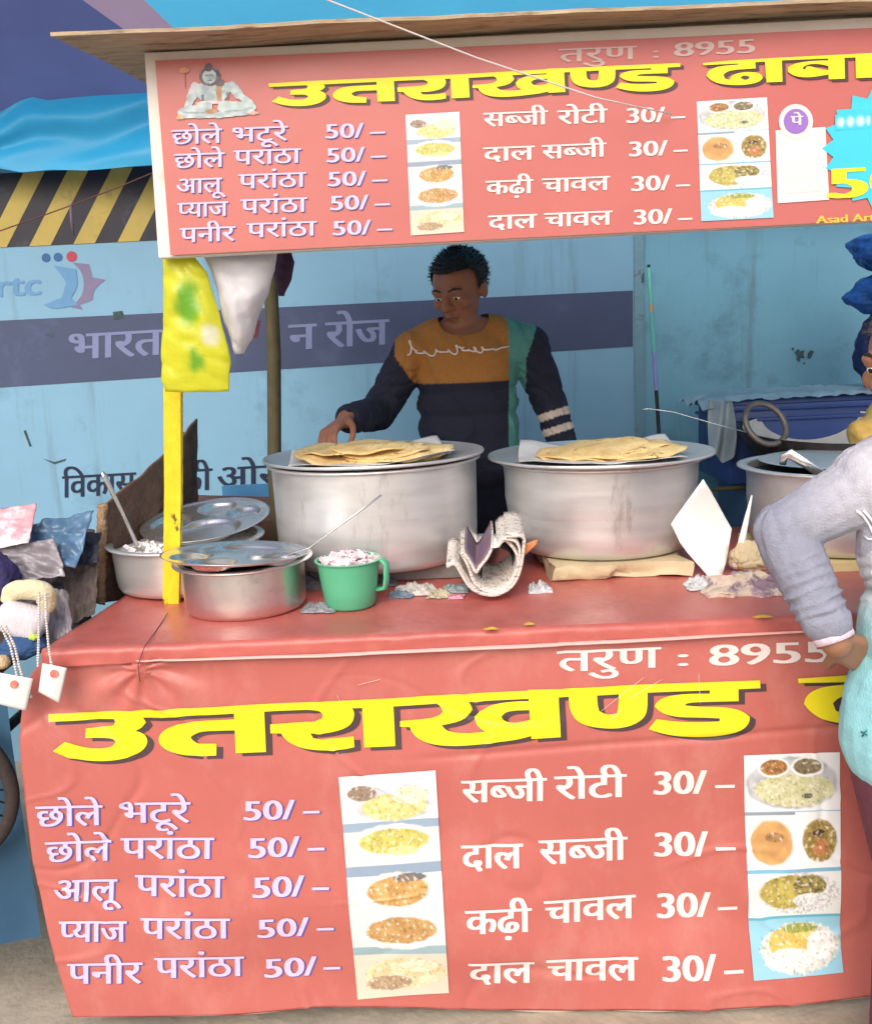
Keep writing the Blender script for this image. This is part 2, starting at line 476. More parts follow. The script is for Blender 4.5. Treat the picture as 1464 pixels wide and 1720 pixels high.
# hazard band
part('hazard_band', wquad([(-300, 306), (1062, 240), (1062, 367), (-300, 430)], 0.0015), M_black, wall)
for k in range(-4, 8):
    x = 24 + 74 * k
    t0 = lambda q: 292 - 0.0484 * q; b0 = lambda q: 416 - 0.0470 * q
    part('yellow_stripe', wquad([(x + 16, t0(x + 16)), (x + 52, t0(x + 52)), (x - 12, b0(x - 12)), (x - 48, b0(x - 48))], 0.003, 4), M_hazy, wall)
# lettering on the wall
for (t_, x, y, wd, h_, m_, bo) in (('\u093fवकास', 106, 836, 122, 36, M_ink, 1.2), ('की', 296, 826, 60, 36, M_ink, 1.2), ('ओर', 366, 822, 98, 36, M_ink, 1.2), ('भारत', 118, 604, 156, 42, M_bandtx, 2.0), ('न', 486, 588, 44, 42, M_bandtx, 2.0), ('रोज', 548, 584, 104, 42, M_bandtx, 2.0)):
    part('lettering', text_bm(t_, x, y, wd, h_, -0.055, swall, 0.0028 if m_ is M_bandtx else 0.0014, bold=bo), m_, wall, smooth=False)
def disc_px(cx, cy, r, n=20, ry=None): return [(cx + r * math.cos(2 * math.pi * k / n), cy + (ry or r) * math.sin(2 * math.pi * k / n)) for k in range(n)]
M_dot = mat('blue_dot_paint', S(52, 96, 146), rough=0.6); M_rdot = mat('red_dot_paint', S(170, 66, 80), rough=0.6)
M_fade = mat('faded_blue_paint', S(98, 148, 192), rough=0.6, var=0.08, scale=20); M_rfade = mat('faded_rose_paint', S(124, 116, 150), rough=0.6, var=0.1, scale=20)
part('painted_dot', poly_bm([disc_px(78, 433, 7.5)], swall, 0.0015, grid=0), M_dot, wall)
part('painted_dot', poly_bm([disc_px(98, 432, 7.5)], swall, 0.0015, grid=0), M_dot, wall)
part('painted_dot', poly_bm([disc_px(121, 431, 9)], swall, 0.0015, grid=0), M_rdot, wall)
part('painted_emblem', poly_bm([chaikin([(122, 441), (150, 444), (156, 466), (178, 470), (158, 486), (156, 504), (134, 512), (140, 520), (120, 516), (138, 498), (142, 478), (138, 456)])], swall, 0.0015, grid=0), M_rfade, wall)
part('painted_emblem', poly_bm([chaikin([(90, 446), (128, 452), (132, 480), (120, 500), (132, 512), (92, 520), (74, 512), (104, 500), (112, 476), (104, 462)])], swall, 0.0024, grid=0), M_fade, wall)
tx = text_bm('artc', -34, 500, 102, 34, -0.05, swall, 0.0015, bold=2.0)
part('lettering', tx, M_fade, wall, smooth=False)
# dents / holes on the teal panel
M_hole = mat('flaked_paint', S(64, 86, 88), rough=0.9, var=.3, scale=60)
for pl in ([(1335, 592), (1341, 586), (1345, 590), (1352, 588), (1350, 596), (1353, 602), (1345, 600), (1344, 608), (1338, 604), (1340, 597)], [(1357, 594), (1362, 588), (1368, 590), (1365, 597), (1361, 603), (1357, 601)], [(1330, 586), (1333, 583), (1335, 586), (1332, 589)], [(1349, 610), (1353, 608), (1352, 613)]):
    part('paint_chip', poly_bm([chaikin(pl)], lambda a, b, o: swall(a, b, o - 0.012), 0.004, grid=0), M_hole, wall)
for pl in ([(306, 725), (326, 727), (324, 733), (304, 732)], [(72, 770), (92, 776), (112, 770), (110, 774), (92, 780)], [(44, 722), (54, 750), (50, 750), (40, 724)], [(1076, 462), (1080, 456), (1080, 474), (1075, 476)], [(78, 562), (92, 560), (88, 566)], [(190, 524), (206, 522), (210, 534), (192, 538)]):
    part('paint_chip', poly_bm([pl], swall, 0.0095 if pl[0][0] > 1000 else (0.0024 if pl[0][1] < 700 else 0.0012), grid=0), M_hole, wall)
# wire in front of the hazard band
M_wire = mat('brown_wire', S(96, 56, 50), rough=0.6)
wr = [at(-120, 432, 1.3), at(0, 388, 1.3), at(120, 345, 1.3), at(200, 314, 1.3), at(300, 272, 1.3)]
single('wire', tube(wr, 0.0022, 8), M_wire, 'thin brown wire slanting across the hazard stripes', 'wire')
single('hanging_strap', tube([at(119, 343, 1.29), at(121, 370, 1.29), at(124, 396, 1.29)], [0.004, 0.006, 0.003], 8, flat=0.4), mat('mauve_plastic', S(112, 96, 112), rough=0.5), 'short mauve strap hanging from the thin brown wire', 'strap')

# ------------------------------------------------------------------ tarpaulins overhead
M_cyan = mat('sky_blue_tarpaulin', S(110, 220, 255), rough=0.45, var=0.06, scale=3, bump=0.06, bscale=180, transl=0.75)
M_navy = mat('navy_tarpaulin', S(112, 120, 170), rough=0.6, var=0.08, scale=5, bump=0.06, bscale=180, transl=0.5)
M_pink = mat('mauve_tarpaulin', S(206, 176, 196), rough=0.6, var=0.06, scale=5, bump=0.06, bscale=180, transl=0.5)
cz0, cy0, csl = 2.40, 1.62, 0.40
cn = Vector((0, csl, 1)).normalized()
cp0 = Vector((0, cy0, cz0))
pA, pB = atp(147, 0, cp0, cn), atp(216, 50, cp0, cn)
pC, pD = atp(246, 0, cp0, cn), atp(296, 52, cp0, cn)
def edge(a, b, y): return a.x + (b.x - a.x) * (y - a.y) / (b.y - a.y)
can = thing('canopy_tarpaulin', 'stitched overhead tarpaulin of navy, mauve and sky blue strips', 'tarpaulin', (0, 1.62, 2.4))
def cstrip(fa, fb):
    def f(u, v):
        y = lerp(0.8, 1.62, v); x = lerp(fa(y), fb(y), u)
        z = cz0 + (cy0 - y) * csl + 0.025 * mnoise.noise(Vector((x * 1.3, y * 2, 3))) + 0.01 * math.sin(x * 9)
        return Vector((x, y, z))
    return sheet(40, 20, f)
part('navy_strip', cstrip(lambda y: -3.6, lambda y: edge(pA, pB, y)), M_navy, can)
part('mauve_strip', cstrip(lambda y: edge(pA, pB, y), lambda y: edge(pC, pD, y)), M_pink, can)
part('sky_blue_strip', cstrip(lambda y: edge(pC, pD, y), lambda y: 3.6), M_cyan, can)
# valance hanging below the canopy
tops = [(-700, 230), (-300, 205), (0, 188), (26, 172), (50, 161), (78, 168), (110, 164), (160, 160), (240, 156), (500, 150), (1700, 120)]
bots = [(-700, 330), (-300, 300), (0, 284), (40, 291), (90, 286), (150, 288), (245, 281), (500, 268), (1700, 205)]
def vf(u, v):
    px = lerp(-650, 1650, u); py = lerp(interp(tops, px), interp(bots, px), v)
    P = at(px, py, 1.46)
    fold = 0.018 * math.sin((v * 9 + u * 26 + 2 * mnoise.noise(Vector((px * .008, v * 2, 0))))) * (0.25 + 0.75 * math.sin(math.pi * min(1, v * 1.05)))
    fold += 0.02 * mnoise.noise(Vector((px * .006, v * 3, 5)))
    return P + Vector((0, fold - 0.02 * v, 0))
single('tarpaulin_valance', sheet(170, 26, vf), mat('sky_blue_tarpaulin_sheet', S(60, 186, 240), rough=0.4, var=0.06, scale=3, bump=0.06, bscale=180, transl=0.2), 'creased sky blue tarpaulin hanging in folds above the hazard stripes', 'tarpaulin')

# ------------------------------------------------------------------ the stall
ZC = 0.95
stall = thing('food_stall', 'street food stall with a red covered counter, yellow post and plywood roof', 'stall', (0, 0.45, 0))
FLx = at(75, 1108, 0).x
BLx = atz(205, 1008, ZC).x; BLy = atz(205, 1008, ZC).y
def left_edge(y): return lerp(FLx, BLx, max(0, y) / BLy) if y < BLy else BLx
part('counter_board', box((0.3, 0.49, ZC - 0.035), (2.0, 0.9, 0.05)), M_dwood, stall, smooth=False)
for x in (-0.62, 1.22):
    for y in (0.1, 0.88):
        part('leg', box((x, y, 0.46), (0.05, 0.05, 0.92), bevel=0.004), M_dwood, stall, smooth=False)
def cover(u, v):
    # v: 0 back .. 0.8 front edge .. 1 lip
    if v < 0.8: y = lerp(0.93, 0.0, v / 0.8); z = ZC
    else:
        t = (v - 0.8) / 0.2; a = min(1, t / 0.35) * math.pi / 2
        y = -0.014 * math.sin(a); z = ZC - 0.012 * (1 - math.cos(a)) - (0.026 * (t - 0.35) / 0.65 if t > 0.35 else 0)
    x = lerp(left_edge(y), 1.36, u ** 1.0)
    n = mnoise.noise(Vector((x * 5, y * 5, 1))) * 0.004 + mnoise.noise(Vector((x * 16, y * 16, 4))) * 0.0015
    if v > 0.78: n += 0.0035 * mnoise.noise(Vector((x * 22, 3, v * 6)))
    pk = math.exp(-((x - at(238, 1100, 0).x) / 0.05) ** 2) * sm(0.75, 0.95, v)
    y += 0.004 * math.sin(x * 120) * pk
    return Vector((x, y - (n if v >= 0.8 else 0), z + (n if v < 0.8 else 0) + 0.004))
part('counter_cover', sheet(150, 60, cover), M_redtop, stall, solid=0.0015)
# yellow scuffs on the front edge of the cover
M_scuff = mat('scuffed_yellow', S(226, 186, 60), rough=0.6, var=0.2, scale=60)
for (x0, y0, x1) in ((810, 1056, 838), (878, 1048, 898), (1262, 1036, 1298)):
    def sc_f(u, v, x0=x0, x1=x1, y0=y0):
        px = lerp(x0, x1, u); P = atz(px, y0 + 0.5 * math.sin(u * 9) - (px - x0) * .03 + (v - .5) * 5 * math.sin(math.pi * u) , ZC + 0.0115); return P
    part('paint_scuff', sheet(8, 2, sc_f), M_scuff, stall)
# posts
M_ypost = mat('yellow_painted_post', S(232, 206, 40), rough=0.55, var=0.12, scale=14, bump=.4, bscale=60, stain=S(96, 80, 44), stain_scale=26, stain_lo=0.59, stain_hi=0.64, stretch=(1, 1, 0.5))
def post(pts, wx, wy):
    bm = bmesh.new(); rings = []
    for p in pts: rings.append([bm.verts.new(Vector(p) + Vector((sx * wx / 2, sy * wy / 2, 0))) for sx, sy in ((-1, -1), (1, -1), (1, 1), (-1, 1))])
    for a, b in zip(rings[:-1], rings[1:]):
        for k in range(4): bm.faces.new((a[k], a[(k + 1) % 4], b[(k + 1) % 4], b[k]))
    bm.faces.new(rings[0][::-1]); bm.faces.new(rings[-1])
    return bm
pb = at(289, 1016, 0.335); pb.z = ZC
part('post', post([pb, lerp(pb, at(291, 620, 0.27), .5) + Vector((.003, 0, 0)), at(291, 620, 0.27), at(291, 330, 0.235)], 0.040, 0.022), M_ypost, stall, smooth=False, label='yellow painted front post with scratches')
M_dpost = mat('dark_bamboo', S(88, 82, 58), rough=0.7, var=0.25, scale=14, bump=0.2, bscale=40)
q0, q1 = at(461, 800, 0.96), at(455, 380, 0.96)
part('post', tube([Vector((q0.x, 0.96, 0)), q0, lerp(q0, q1, .5) + Vector((.004, 0, 0)), q1 + Vector((0, 0, .35))], 0.0215, 12), M_dpost, stall, label='dark brown rear post')
# roof board
ZR = at(260, 89, 0.12).z + 0.008
A, B, C_ = atz(85, 55, ZR), atz(238, 120, ZR), atz(1464, 8, ZR)
bm = bmesh.new()
N = 60; lo = []; hi = []
fr = lambda x: lerp(A.y, C_.y, (x - A.x) / (C_.x - A.x))
tl = []
for i in range(N + 1):
    x = lerp(A.x, 1.5, i / N); y = fr(x) + 0.004 * mnoise.noise(Vector((x * 14, 0, 0))) + 0.003 * mnoise.noise(Vector((x * 50, 2, 0)))
    xb = lerp(B.x, 1.5, i / N); yb = 0.92 if i > 0 else B.y + 0.3
    zz = 0.006 * math.sin(x * 2.2) + 0.004 * mnoise.noise(Vector((x * 3, 5, 5)))
    tl.append([bm.verts.new((x, y, ZR + zz)), bm.verts.new((xb, max(yb, y), ZR + zz * 0.3 + 0.03)), bm.verts.new((x, y, ZR + zz + 0.007)), bm.verts.new((xb, max(yb, y), ZR + zz * .3 + 0.037))])
for a, b in zip(tl[:-1], tl[1:]):
    bm.faces.new((a[0], b[0], b[1], a[1])); bm.faces.new((a[3], b[3], b[2], a[2])); bm.faces.new((a[2], b[2], b[0], a[0])); bm.faces.new((a[1], b[1], b[3], a[3]))
bm.faces.new((tl[0][0], tl[0][1], tl[0][3], tl[0][2])); bm.faces.new((tl[-1][2], tl[-1][3], tl[-1][1], tl[-1][0]))
M_ply = mat('weathered_plywood', S(176, 156, 130), rough=0.85, var=0.25, scale=4, stretch=(2, 14, 14), bump=0.3, bscale=22, stain=S(96, 78, 62), stain_scale=5, stain_lo=0.52, stain_hi=0.7)
part('roof_board', bm, M_ply, stall, smooth=False)
part('roof_beam', box((0.42, 0.22, ZR - 0.035), (1.9, 0.03, 0.06)), M_dwood, stall, smooth=False)

# ------------------------------------------------------------------ lower banner
tie = at(238, 1122, 0)
def fban(x, z):
    dx, dz = x - tie.x, z - tie.z; r = math.hypot(dx, dz); a = math.atan2(dx, -dz)
    y = 0.007 * math.cos(a * 9) * math.exp(-r / 0.13) * min(1, r / .02)
    y += -0.010 * math.exp(-((dx) / 0.03) ** 2 - (dz / 0.03) ** 2)
    t = sm(0.9, 0.1, z)
    y += 0.020 * t * mnoise.noise(Vector((x * 2.1, z * 1.6, 2)))
    y += 0.006 * mnoise.noise(Vector((x * 3.0 - z * 2.2, z * 3.2 + x, 17)))
    cr = mnoise.noise(Vector((x * 2.6 + z * 1.4, z * 2.4 - x * .8, 23))); y += 0.0045 * math.exp(-(cr / 0.028) ** 2) * sm(-.2, .3, mnoise.noise(Vector((x * 2, z * 2, 3))))
    cr = mnoise.noise(Vector((x * 1.7 - z * 2.4, z * 3.4 + x * 1.2, 41))); y -= 0.004 * math.exp(-(cr / 0.022) ** 2) * sm(-.2, .3, mnoise.noise(Vector((x * 2, z * 2, 9))))
    y += 0.010 * t * mnoise.noise(Vector((x * 1.2 + z * 2.5, z * 5.0, 7)))
    y += 0.004 * mnoise.noise(Vector((x * 4 + 3 * z, z * 9, 11)))
    y += 0.014 * sm(.35, .05, z) * math.sin(x * 5.2 + z * 9 + 1)
    y += 0.0045 * math.exp(-((z - 0.665 - 0.03 * x) / 0.008) ** 2) * sm(-0.15, 0.1, x)
    return y
def sban(px, py, off=0.0):
    P = at(px, py, 0.0); P.y = fban(P.x, P.z) - off; return P
Ledge = [(1085, 78), (1108, 72), (1140, 46), (1190, 36), (1230, 33), (1300, 38), (1450, 56), (1580, 86), (1700, 118), (1730, 126)]
def botedge(px): return interp([(0, 1716), (118, 1712), (300, 1704), (520, 1694), (760, 1702), (960, 1700), (1230, 1686), (1464, 1672), (1900, 1652)], px)
def topedge(px): return interp([(0, 1106), (80, 1098), (1400, 1044), (1900, 1022)], px)
def banf(u, v):
    py0 = lerp(1080, 1712, v); xl = interp(Ledge, lerp(1100, 1712, v)); px = lerp(xl, 1820, u)
    py = lerp(topedge(px), botedge(px), v)
    return sban(px, py)
ban = thing('counter_banner', 'large red vinyl menu banner hung on the counter front below the pots', 'banner', (at(700, 1700, 0).x, 0, 0.04))
part('banner_sheet', sheet(340, 170, banf), M_red, ban, solid=0.001)
# white hem showing along the bottom edge
M_hem = mat('white_vinyl_back', S(232, 216, 206), rough=0.5, var=0.05)
def hemf(u, v):
    px = lerp(122, 1820, u); py = botedge(px) - 2 + 9 * v * (0.35 + 0.65 * abs(mnoise.noise(Vector((px * .006, 0, 1)))) * 1.6)
    return sban(px, py, 0.004 - 0.01 * v)
part('turned_hem', sheet(120, 3, hemf), M_hem, ban)
# top fold of the banner, its sky sheen painted in as a paler red
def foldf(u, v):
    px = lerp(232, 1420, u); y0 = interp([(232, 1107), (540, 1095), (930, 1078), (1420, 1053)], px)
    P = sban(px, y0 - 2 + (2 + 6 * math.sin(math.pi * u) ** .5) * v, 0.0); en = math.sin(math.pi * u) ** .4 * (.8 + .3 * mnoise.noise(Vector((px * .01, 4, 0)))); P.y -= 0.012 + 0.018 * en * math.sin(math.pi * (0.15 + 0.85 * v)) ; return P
part('top_fold', sheet(90, 6, foldf), mat('red_vinyl_painted_sheen', S(238, 178, 170), rough=0.3, var=0.05), ban)
# tie string at the seam
M_string = mat('dark_thread', S(70, 58, 60), rough=0.8)
st = [atz(282, 1030, ZC + 0.008), atz(262, 1060, ZC + 0.008), atz(243, 1086, ZC + 0.008), at(238, 1100, -0.022), sban(238, 1112, 0.012), sban(240, 1128, 0.014), sban(238, 1142, 0.008)]
part('tie_string', tube(st, 0.0009, 6), M_string, ban)

M_scr = mat('scratched_vinyl', S(238, 206, 196), rough=.4)
for a_, b_ in (((1004, 1196), (1082, 1136)), ((1056, 1172), (1112, 1140)), ((1172, 1128), (1174, 1182)), ((566, 1166), (574, 1182)), ((640, 1140), (600, 1150)), ((1020, 1210), (1044, 1190))):
    part('scratch', tube([sban(lerp(a_[0], b_[0], k / 8), lerp(a_[1], b_[1], k / 8), .0042) for k in range(9)], [.0002] + [.0009] * 7 + [.0002], 5, flat=.5), M_scr, ban)
# headline, traced by hand from the lettering
def crop(pts, ox, oy, s): return [(ox + x / s, oy + y / s) for x, y in pts]
c1 = lambda p: crop(p, 70, 1140, 3.66); c2 = lambda p: crop(p, 430, 1130, 3.66); c3 = lambda p: crop(p, 800, 1110, 2.928)
HEAD = [
    # head bar
    [(81, 1200.5), (200, 1193.5), (470, 1181), (650, 1173), (830, 1162.5), (1060, 1150), (1274, 1141.5), (1275, 1154.5), (1060, 1164), (830, 1176), (650, 1187), (470, 1193.5), (200, 1207), (83, 1212)],
    # u
    chaikin(c1([(430, 222), (455, 262), (448, 284), (400, 294), (275, 305), (272, 362), (350, 360), (440, 362), (461, 385), (440, 412), (380, 424), (300, 424), (220, 408), (150, 382), (76, 440), (140, 470), (230, 492), (340, 503), (450, 498), (560, 475), (630, 435), (656, 390), (645, 350), (610, 326), (580, 318), (620, 298), (643, 266), (625, 236), (600, 215)])),
    # ta
    chaikin(c1([(1195, 245), (1000, 254), (880, 265), (790, 290), (740, 325), (720, 365), (730, 400), (770, 432), (840, 455), (920, 465), (1078, 465), (1078, 395), (980, 392), (935, 376), (920, 352), (950, 328), (1010, 318), (1198, 313)])),
    c1([(1183, 172), (1368, 165), (1381, 446), (1196, 451)]),
    # ra
    chaikin(c2([(350, 182), (560, 182), (600, 225), (606, 260), (590, 310), (540, 345), (460, 367), (400, 375), (335, 373), (352, 403), (420, 408), (600, 390), (605, 455), (540, 470), (430, 478), (330, 472), (260, 455), (200, 425), (165, 390), (155, 372), (90, 370), (88, 315), (250, 305), (360, 297), (405, 280), (412, 255), (395, 236), (350, 222)])),
    c2([(650, 168), (842, 158), (856, 446), (665, 456)]),
    # kha
    chaikin(c2([(1085, 148), (1270, 148), (1318, 190), (1328, 225), (1300, 268), (1240, 300), (1140, 320), (1165, 350), (1220, 365), (1300, 368), (1400, 358), (1500, 338), (1600, 320), (1690, 300), (1690, 380), (1600, 405), (1464, 422), (1350, 437), (1200, 446), (1080, 435), (1000, 405), (960, 368), (945, 332), (885, 330), (885, 295), (1050, 282), (1120, 265), (1146, 240), (1138, 210), (1110, 190), (1085, 186)])),
    chaikin(c3([(264, 195), (170, 198), (80, 212), (20, 240), (-10, 275), (0, 315), (40, 345), (120, 358), (264, 326), (264, 288), (200, 303), (160, 303), (130, 290), (122, 268), (145, 248), (190, 240), (264, 238)])),
    c3([(252, 140), (400, 135), (412, 370), (268, 378)]),
    # half na
    chaikin(c3([(452, 140), (590, 140), (591, 205), (600, 242), (640, 262), (688, 252), (696, 205), (697, 140), (838, 135), (838, 230), (822, 275), (770, 310), (700, 328), (620, 328), (540, 315), (490, 290), (462, 250), (452, 205)])),
    # da
    chaikin(c3([(1142, 118), (1282, 112), (1282, 192), (1100, 197), (1030, 203), (1020, 215), (1100, 221), (1200, 220), (1290, 235), (1337, 268), (1335, 300), (1300, 335), (1230, 360), (1120, 372), (1000, 368), (900, 350), (842, 330), (880, 282), (980, 294), (1100, 296), (1188, 291), (1190, 276), (1100, 272), (980, 272), (905, 252), (872, 220), (890, 190), (950, 168), (1040, 158), (1142, 157)])),
]
c4 = lambda p: crop(p, 1164, 60, 4.88)
DH = [
    c4([(68, 232), (300, 212), (1464, 150), (2400, 106), (2400, 134), (1464, 180), (720, 213), (350, 238), (72, 250)]),
    chaikin(c4([(356, 215), (490, 205), (498, 278), (400, 285), (320, 290), (262, 305), (235, 330), (248, 360), (285, 372), (300, 340), (340, 318), (420, 305), (500, 310), (545, 330), (556, 355), (530, 385), (470, 405), (380, 415), (280, 412), (190, 400), (130, 370), (98, 335), (110, 300), (160, 270), (240, 255), (356, 246)])),
    c4([(570, 198), (708, 190), (716, 386), (585, 393)]),
    chaikin(c4([(1094, 212), (1010, 214), (900, 222), (810, 240), (760, 270), (760, 305), (800, 335), (870, 350), (960, 350), (1094, 326), (1094, 292), (1020, 282), (940, 258), (910, 264), (900, 288), (880, 280), (888, 262), (930, 244), (1010, 240), (1094, 258)])),
    c4([(1088, 184), (1222, 176), (1228, 360), (1095, 366)]),
    c4([(1312, 168), (1448, 162), (1454, 350), (1318, 356)]),
]
DHDOT = [chaikin(c4([(372, 352), (400, 334), (448, 346), (440, 362), (405, 372)]))]
# the second word on the lower banner starts like the upper one, enlarged
def up2low(p):
    return (1337 + (p[0] - 1178) * 1.735, 1138 + (p[1] - (107.5 - (p[0] - 1178) * 0.0615)) * 2.0 - (p[0] - 1178) * 1.735 * 0.046)
part('lettering', poly_bm(HEAD + [[up2low(p) for p in q] for q in DH[:4]], sban, 0.0014, shift=(11, 6), grid=11), M_shadow, ban, smooth=False, label='grey drop shadow of the headline')
part('lettering', poly_bm(HEAD + [[up2low(p) for p in q] for q in DH[:4]], sban, 0.0036, grid=11), M_yel, ban, smooth=False, label='large yellow headline')
# menu lines
def words(rows, surf, off, m_, par, h, slope, bold, shift=(0, 0), ref=None):
    for (t_, x, y, wd) in rows:
        part('lettering', text_bm(t_, x, y, wd, h, slope, surf, off, bold=bold, shift=shift, ref=ref), m_, par, smooth=False)
def menu_text(s, x, y, wd, h, slope, surf, off, bold):
    """half ba followed by ja is built from two pieces"""
    return text_bm(s, x, y, wd, h, slope, surf, off, bold)
words([('तरुण', 936, 1128, 172)], sban, 0.003, M_white, ban, 34, -0.045, 1.8)
words([(':', 1138, 1118, 16)], sban, 0.003, M_white, ban, 26, -0.045, 1.2)
words([('8955', 1192, 1118, 200)], sban, 0.003, M_white, ban, 36, -0.045, 2.4, ref=0.72)
rowsR = [('सब्जी', 776, 1348, 140), ('दाल', 776, 1458, 100), ('कढ़ी', 782, 1562, 108), ('दाल', 788, 1652, 106)]
rowsR2 = [('रोटी', 932, 1342, 118), ('सब्जी', 906, 1450, 146), ('चावल', 914, 1548, 152), ('चावल', 918, 1646, 150)]
rowsP = [(1100, 1336, 84), (1102, 1442, 86), (1106, 1544, 86), (1112, 1642, 86)]
words(rowsR + rowsR2, sban, 0.0022, M_white, ban, 38, -0.03, 2.0)
words([('30/', x, y, wd) for x, y, wd in rowsP], sban, 0.0022, M_white, ban, 42, -0.03, 2.4, ref=0.72)
words([('-', x + 102, y - 2, 30) for x, y, wd in rowsP], sban, 0.0022, M_white, ban, 40, -0.03, 1.5, ref=0.72)
rowsL = [('छोले', 62, 1388, 110), ('भटूरे', 202, 1382, 118), ('छोले', 78, 1448, 108), ('परांठा', 204, 1442, 156), ('आलू', 92, 1514, 112), ('परांठा', 228, 1504, 150), ('प्याज', 102, 1580, 112), ('परांठा', 240, 1572, 148), ('पनीर', 116, 1650, 124), ('परांठा', 262, 1640, 148)]
rowsLP = [(412, 1376, 82), (420, 1438, 82), (428, 1502, 82), (436, 1570, 82), (446, 1642, 84)]
for off, sh, m_ in ((0.0016, (2.2, 1.8), M_navyp), (0.0028, (0, 0), M_lav)):
    words(rowsL, sban, off, m_, ban, 34, -0.02, 1.4, sh)
    words([('50/', x, y, wd) for x, y, wd in rowsLP], sban, off, m_, ban, 34, -0.02, 1.8, sh, 0.72)
    words([('-', x + 98, y - 2, 26) for x, y, wd in rowsLP], sban, off, m_, ban, 34, -0.02, 1.2, sh, 0.72)

# food pictures
def nz(u, v, s, k=0.0): return mnoise.noise(Vector((u * s, v * s, k)))
def mixc(a, b, t): return tuple(lerp(x, y, t) for x, y in zip(a, b))
def inell(u, v, cx, cy, rx, ry): return math.hypot((u - cx) / rx, (v - cy) / ry)
def paint(layers, bg):
    def f(u, v):
        c = bg(u, v) if callable(bg) else bg
        for (cx, cy, rx, ry, col, col2, sc_, k) in layers:
            d = inell(u, v, cx, cy, rx, ry) + 0.06 * nz(u, v, 14, k)
            al = 1 - sm(.93, 1.05, d)
            if al > 0:
                t = 0.5 + 1.1 * nz(u, v * 2.2, sc_, k) + 0.9 * nz(u, v * 2.2, sc_ * 2.3, k + 4)
                c = mixc(c, mixc(col, col2, min(1, max(0, t))), al)
                if sc_ >= 7 and nz(u, v * 2.2, 34, k + 2) > .34: c = mixc(c, (c[0] * .42, c[1] * .5, c[2] * .4), .6)
                if sc_ >= 7 and nz(u, v * 2.2, 26, k + 12) > .36: c = mixc(c, S(244, 240, 226), .5)
        return c
    return f
Wt, St, Gy, Dk = S(236, 238, 240), S(196, 200, 206), S(150, 154, 160), S(84, 84, 86)
def bgR(u, v):
    if v < 0.262: return Wt
    if v < 0.268 or 0.522 < v < 0.54: return S(120, 180, 212)
    if v < 0.53: return Wt if u > 0.52 or v > .28 else Gy
    if v < 0.745: return S(228, 232, 232)
    if v < 0.76: return S(96, 176, 200)
    return S(150, 202, 222)
picR = paint([
    (0.5, 0.135, 0.49, 0.122, St, Gy, 6, 1), (0.5, 0.137, 0.45, 0.11, S(176, 180, 184), S(206, 208, 210), 5, 2),
    (0.52, 0.165, 0.42, 0.078, S(214, 212, 178), S(198, 198, 150), 9, 3), (0.66, 0.195, 0.06, 0.012, Dk, S(150, 150, 90), 20, 3.5),
    (0.31, 0.062, 0.17, 0.045, Wt, Wt, 3, 4), (0.31, 0.06, 0.145, 0.037, S(190, 136, 84), S(130, 96, 60), 22, 5),
    (0.66, 0.062, 0.175, 0.047, Wt, Wt, 3, 6), (0.66, 0.06, 0.145, 0.037, S(150, 132, 100), S(112, 104, 84), 20, 7),
    (0.27, 0.405, 0.25, 0.11, S(222, 210, 190), Wt, 4, 8), (0.27, 0.405, 0.225, 0.1, S(216, 170, 110), S(196, 150, 96), 5, 9), (0.3, 0.38, 0.10, 0.022, S(150, 112, 80), S(180, 140, 90), 16, 10),
    (0.78, 0.4, 0.21, 0.108, Wt, Wt, 4, 11), (0.78, 0.4, 0.185, 0.098, S(178, 154, 90), S(136, 116, 66), 16, 12), (0.79, 0.435, 0.09, 0.04, S(206, 150, 100), S(180, 120, 80), 9, 13), (0.77, 0.365, 0.07, 0.014, S(80, 52, 56), S(110, 80, 60), 18, 14),
    (0.56, 0.64, 0.42, 0.098, S(240, 240, 240), S(190, 192, 194), 22, 15), (0.42, 0.63, 0.3, 0.082, S(200, 186, 100), S(168, 152, 80), 8, 16), (0.66, 0.605, 0.18, 0.05, S(176, 160, 92), S(96, 96, 66), 20, 17), (0.68, 0.675, 0.2, 0.035, S(240, 240, 242), S(204, 206, 210), 22, 18),
    (0.55, 0.885, 0.44, 0.105, S(226, 226, 220), S(196, 198, 196), 14, 19), (0.5, 0.86, 0.3, 0.07, S(226, 196, 110), S(206, 180, 96), 8, 20), (0.56, 0.805, 0.2, 0.02, S(120, 152, 80), S(180, 170, 90), 20, 21), (0.78, 0.88, 0.16, 0.06, S(244, 244, 242), S(222, 222, 220), 8, 22), (0.42, 0.93, 0.28, 0.045, S(214, 214, 210), S(236, 236, 232), 12, 23)], bgR)
print_panel('menu_picture', [(1247, 1267), (1408, 1262), (1416, 1634), (1262, 1641)], 100, 230, picR, sban, 0.004, ban, M_print)
def bgL(u, v):
    if v < 0.21: return S(232, 234, 236)
    if v < 0.25: return S(150, 170, 190)
    if v < 0.4: return S(206, 210, 210)
    if v < 0.44: return S(140, 158, 178)
    if v < 0.6: return S(224, 222, 216)
    if v < 0.76: return S(206, 216, 216)
    if v < 0.8: return S(150, 176, 182)
    return S(214, 204, 186)
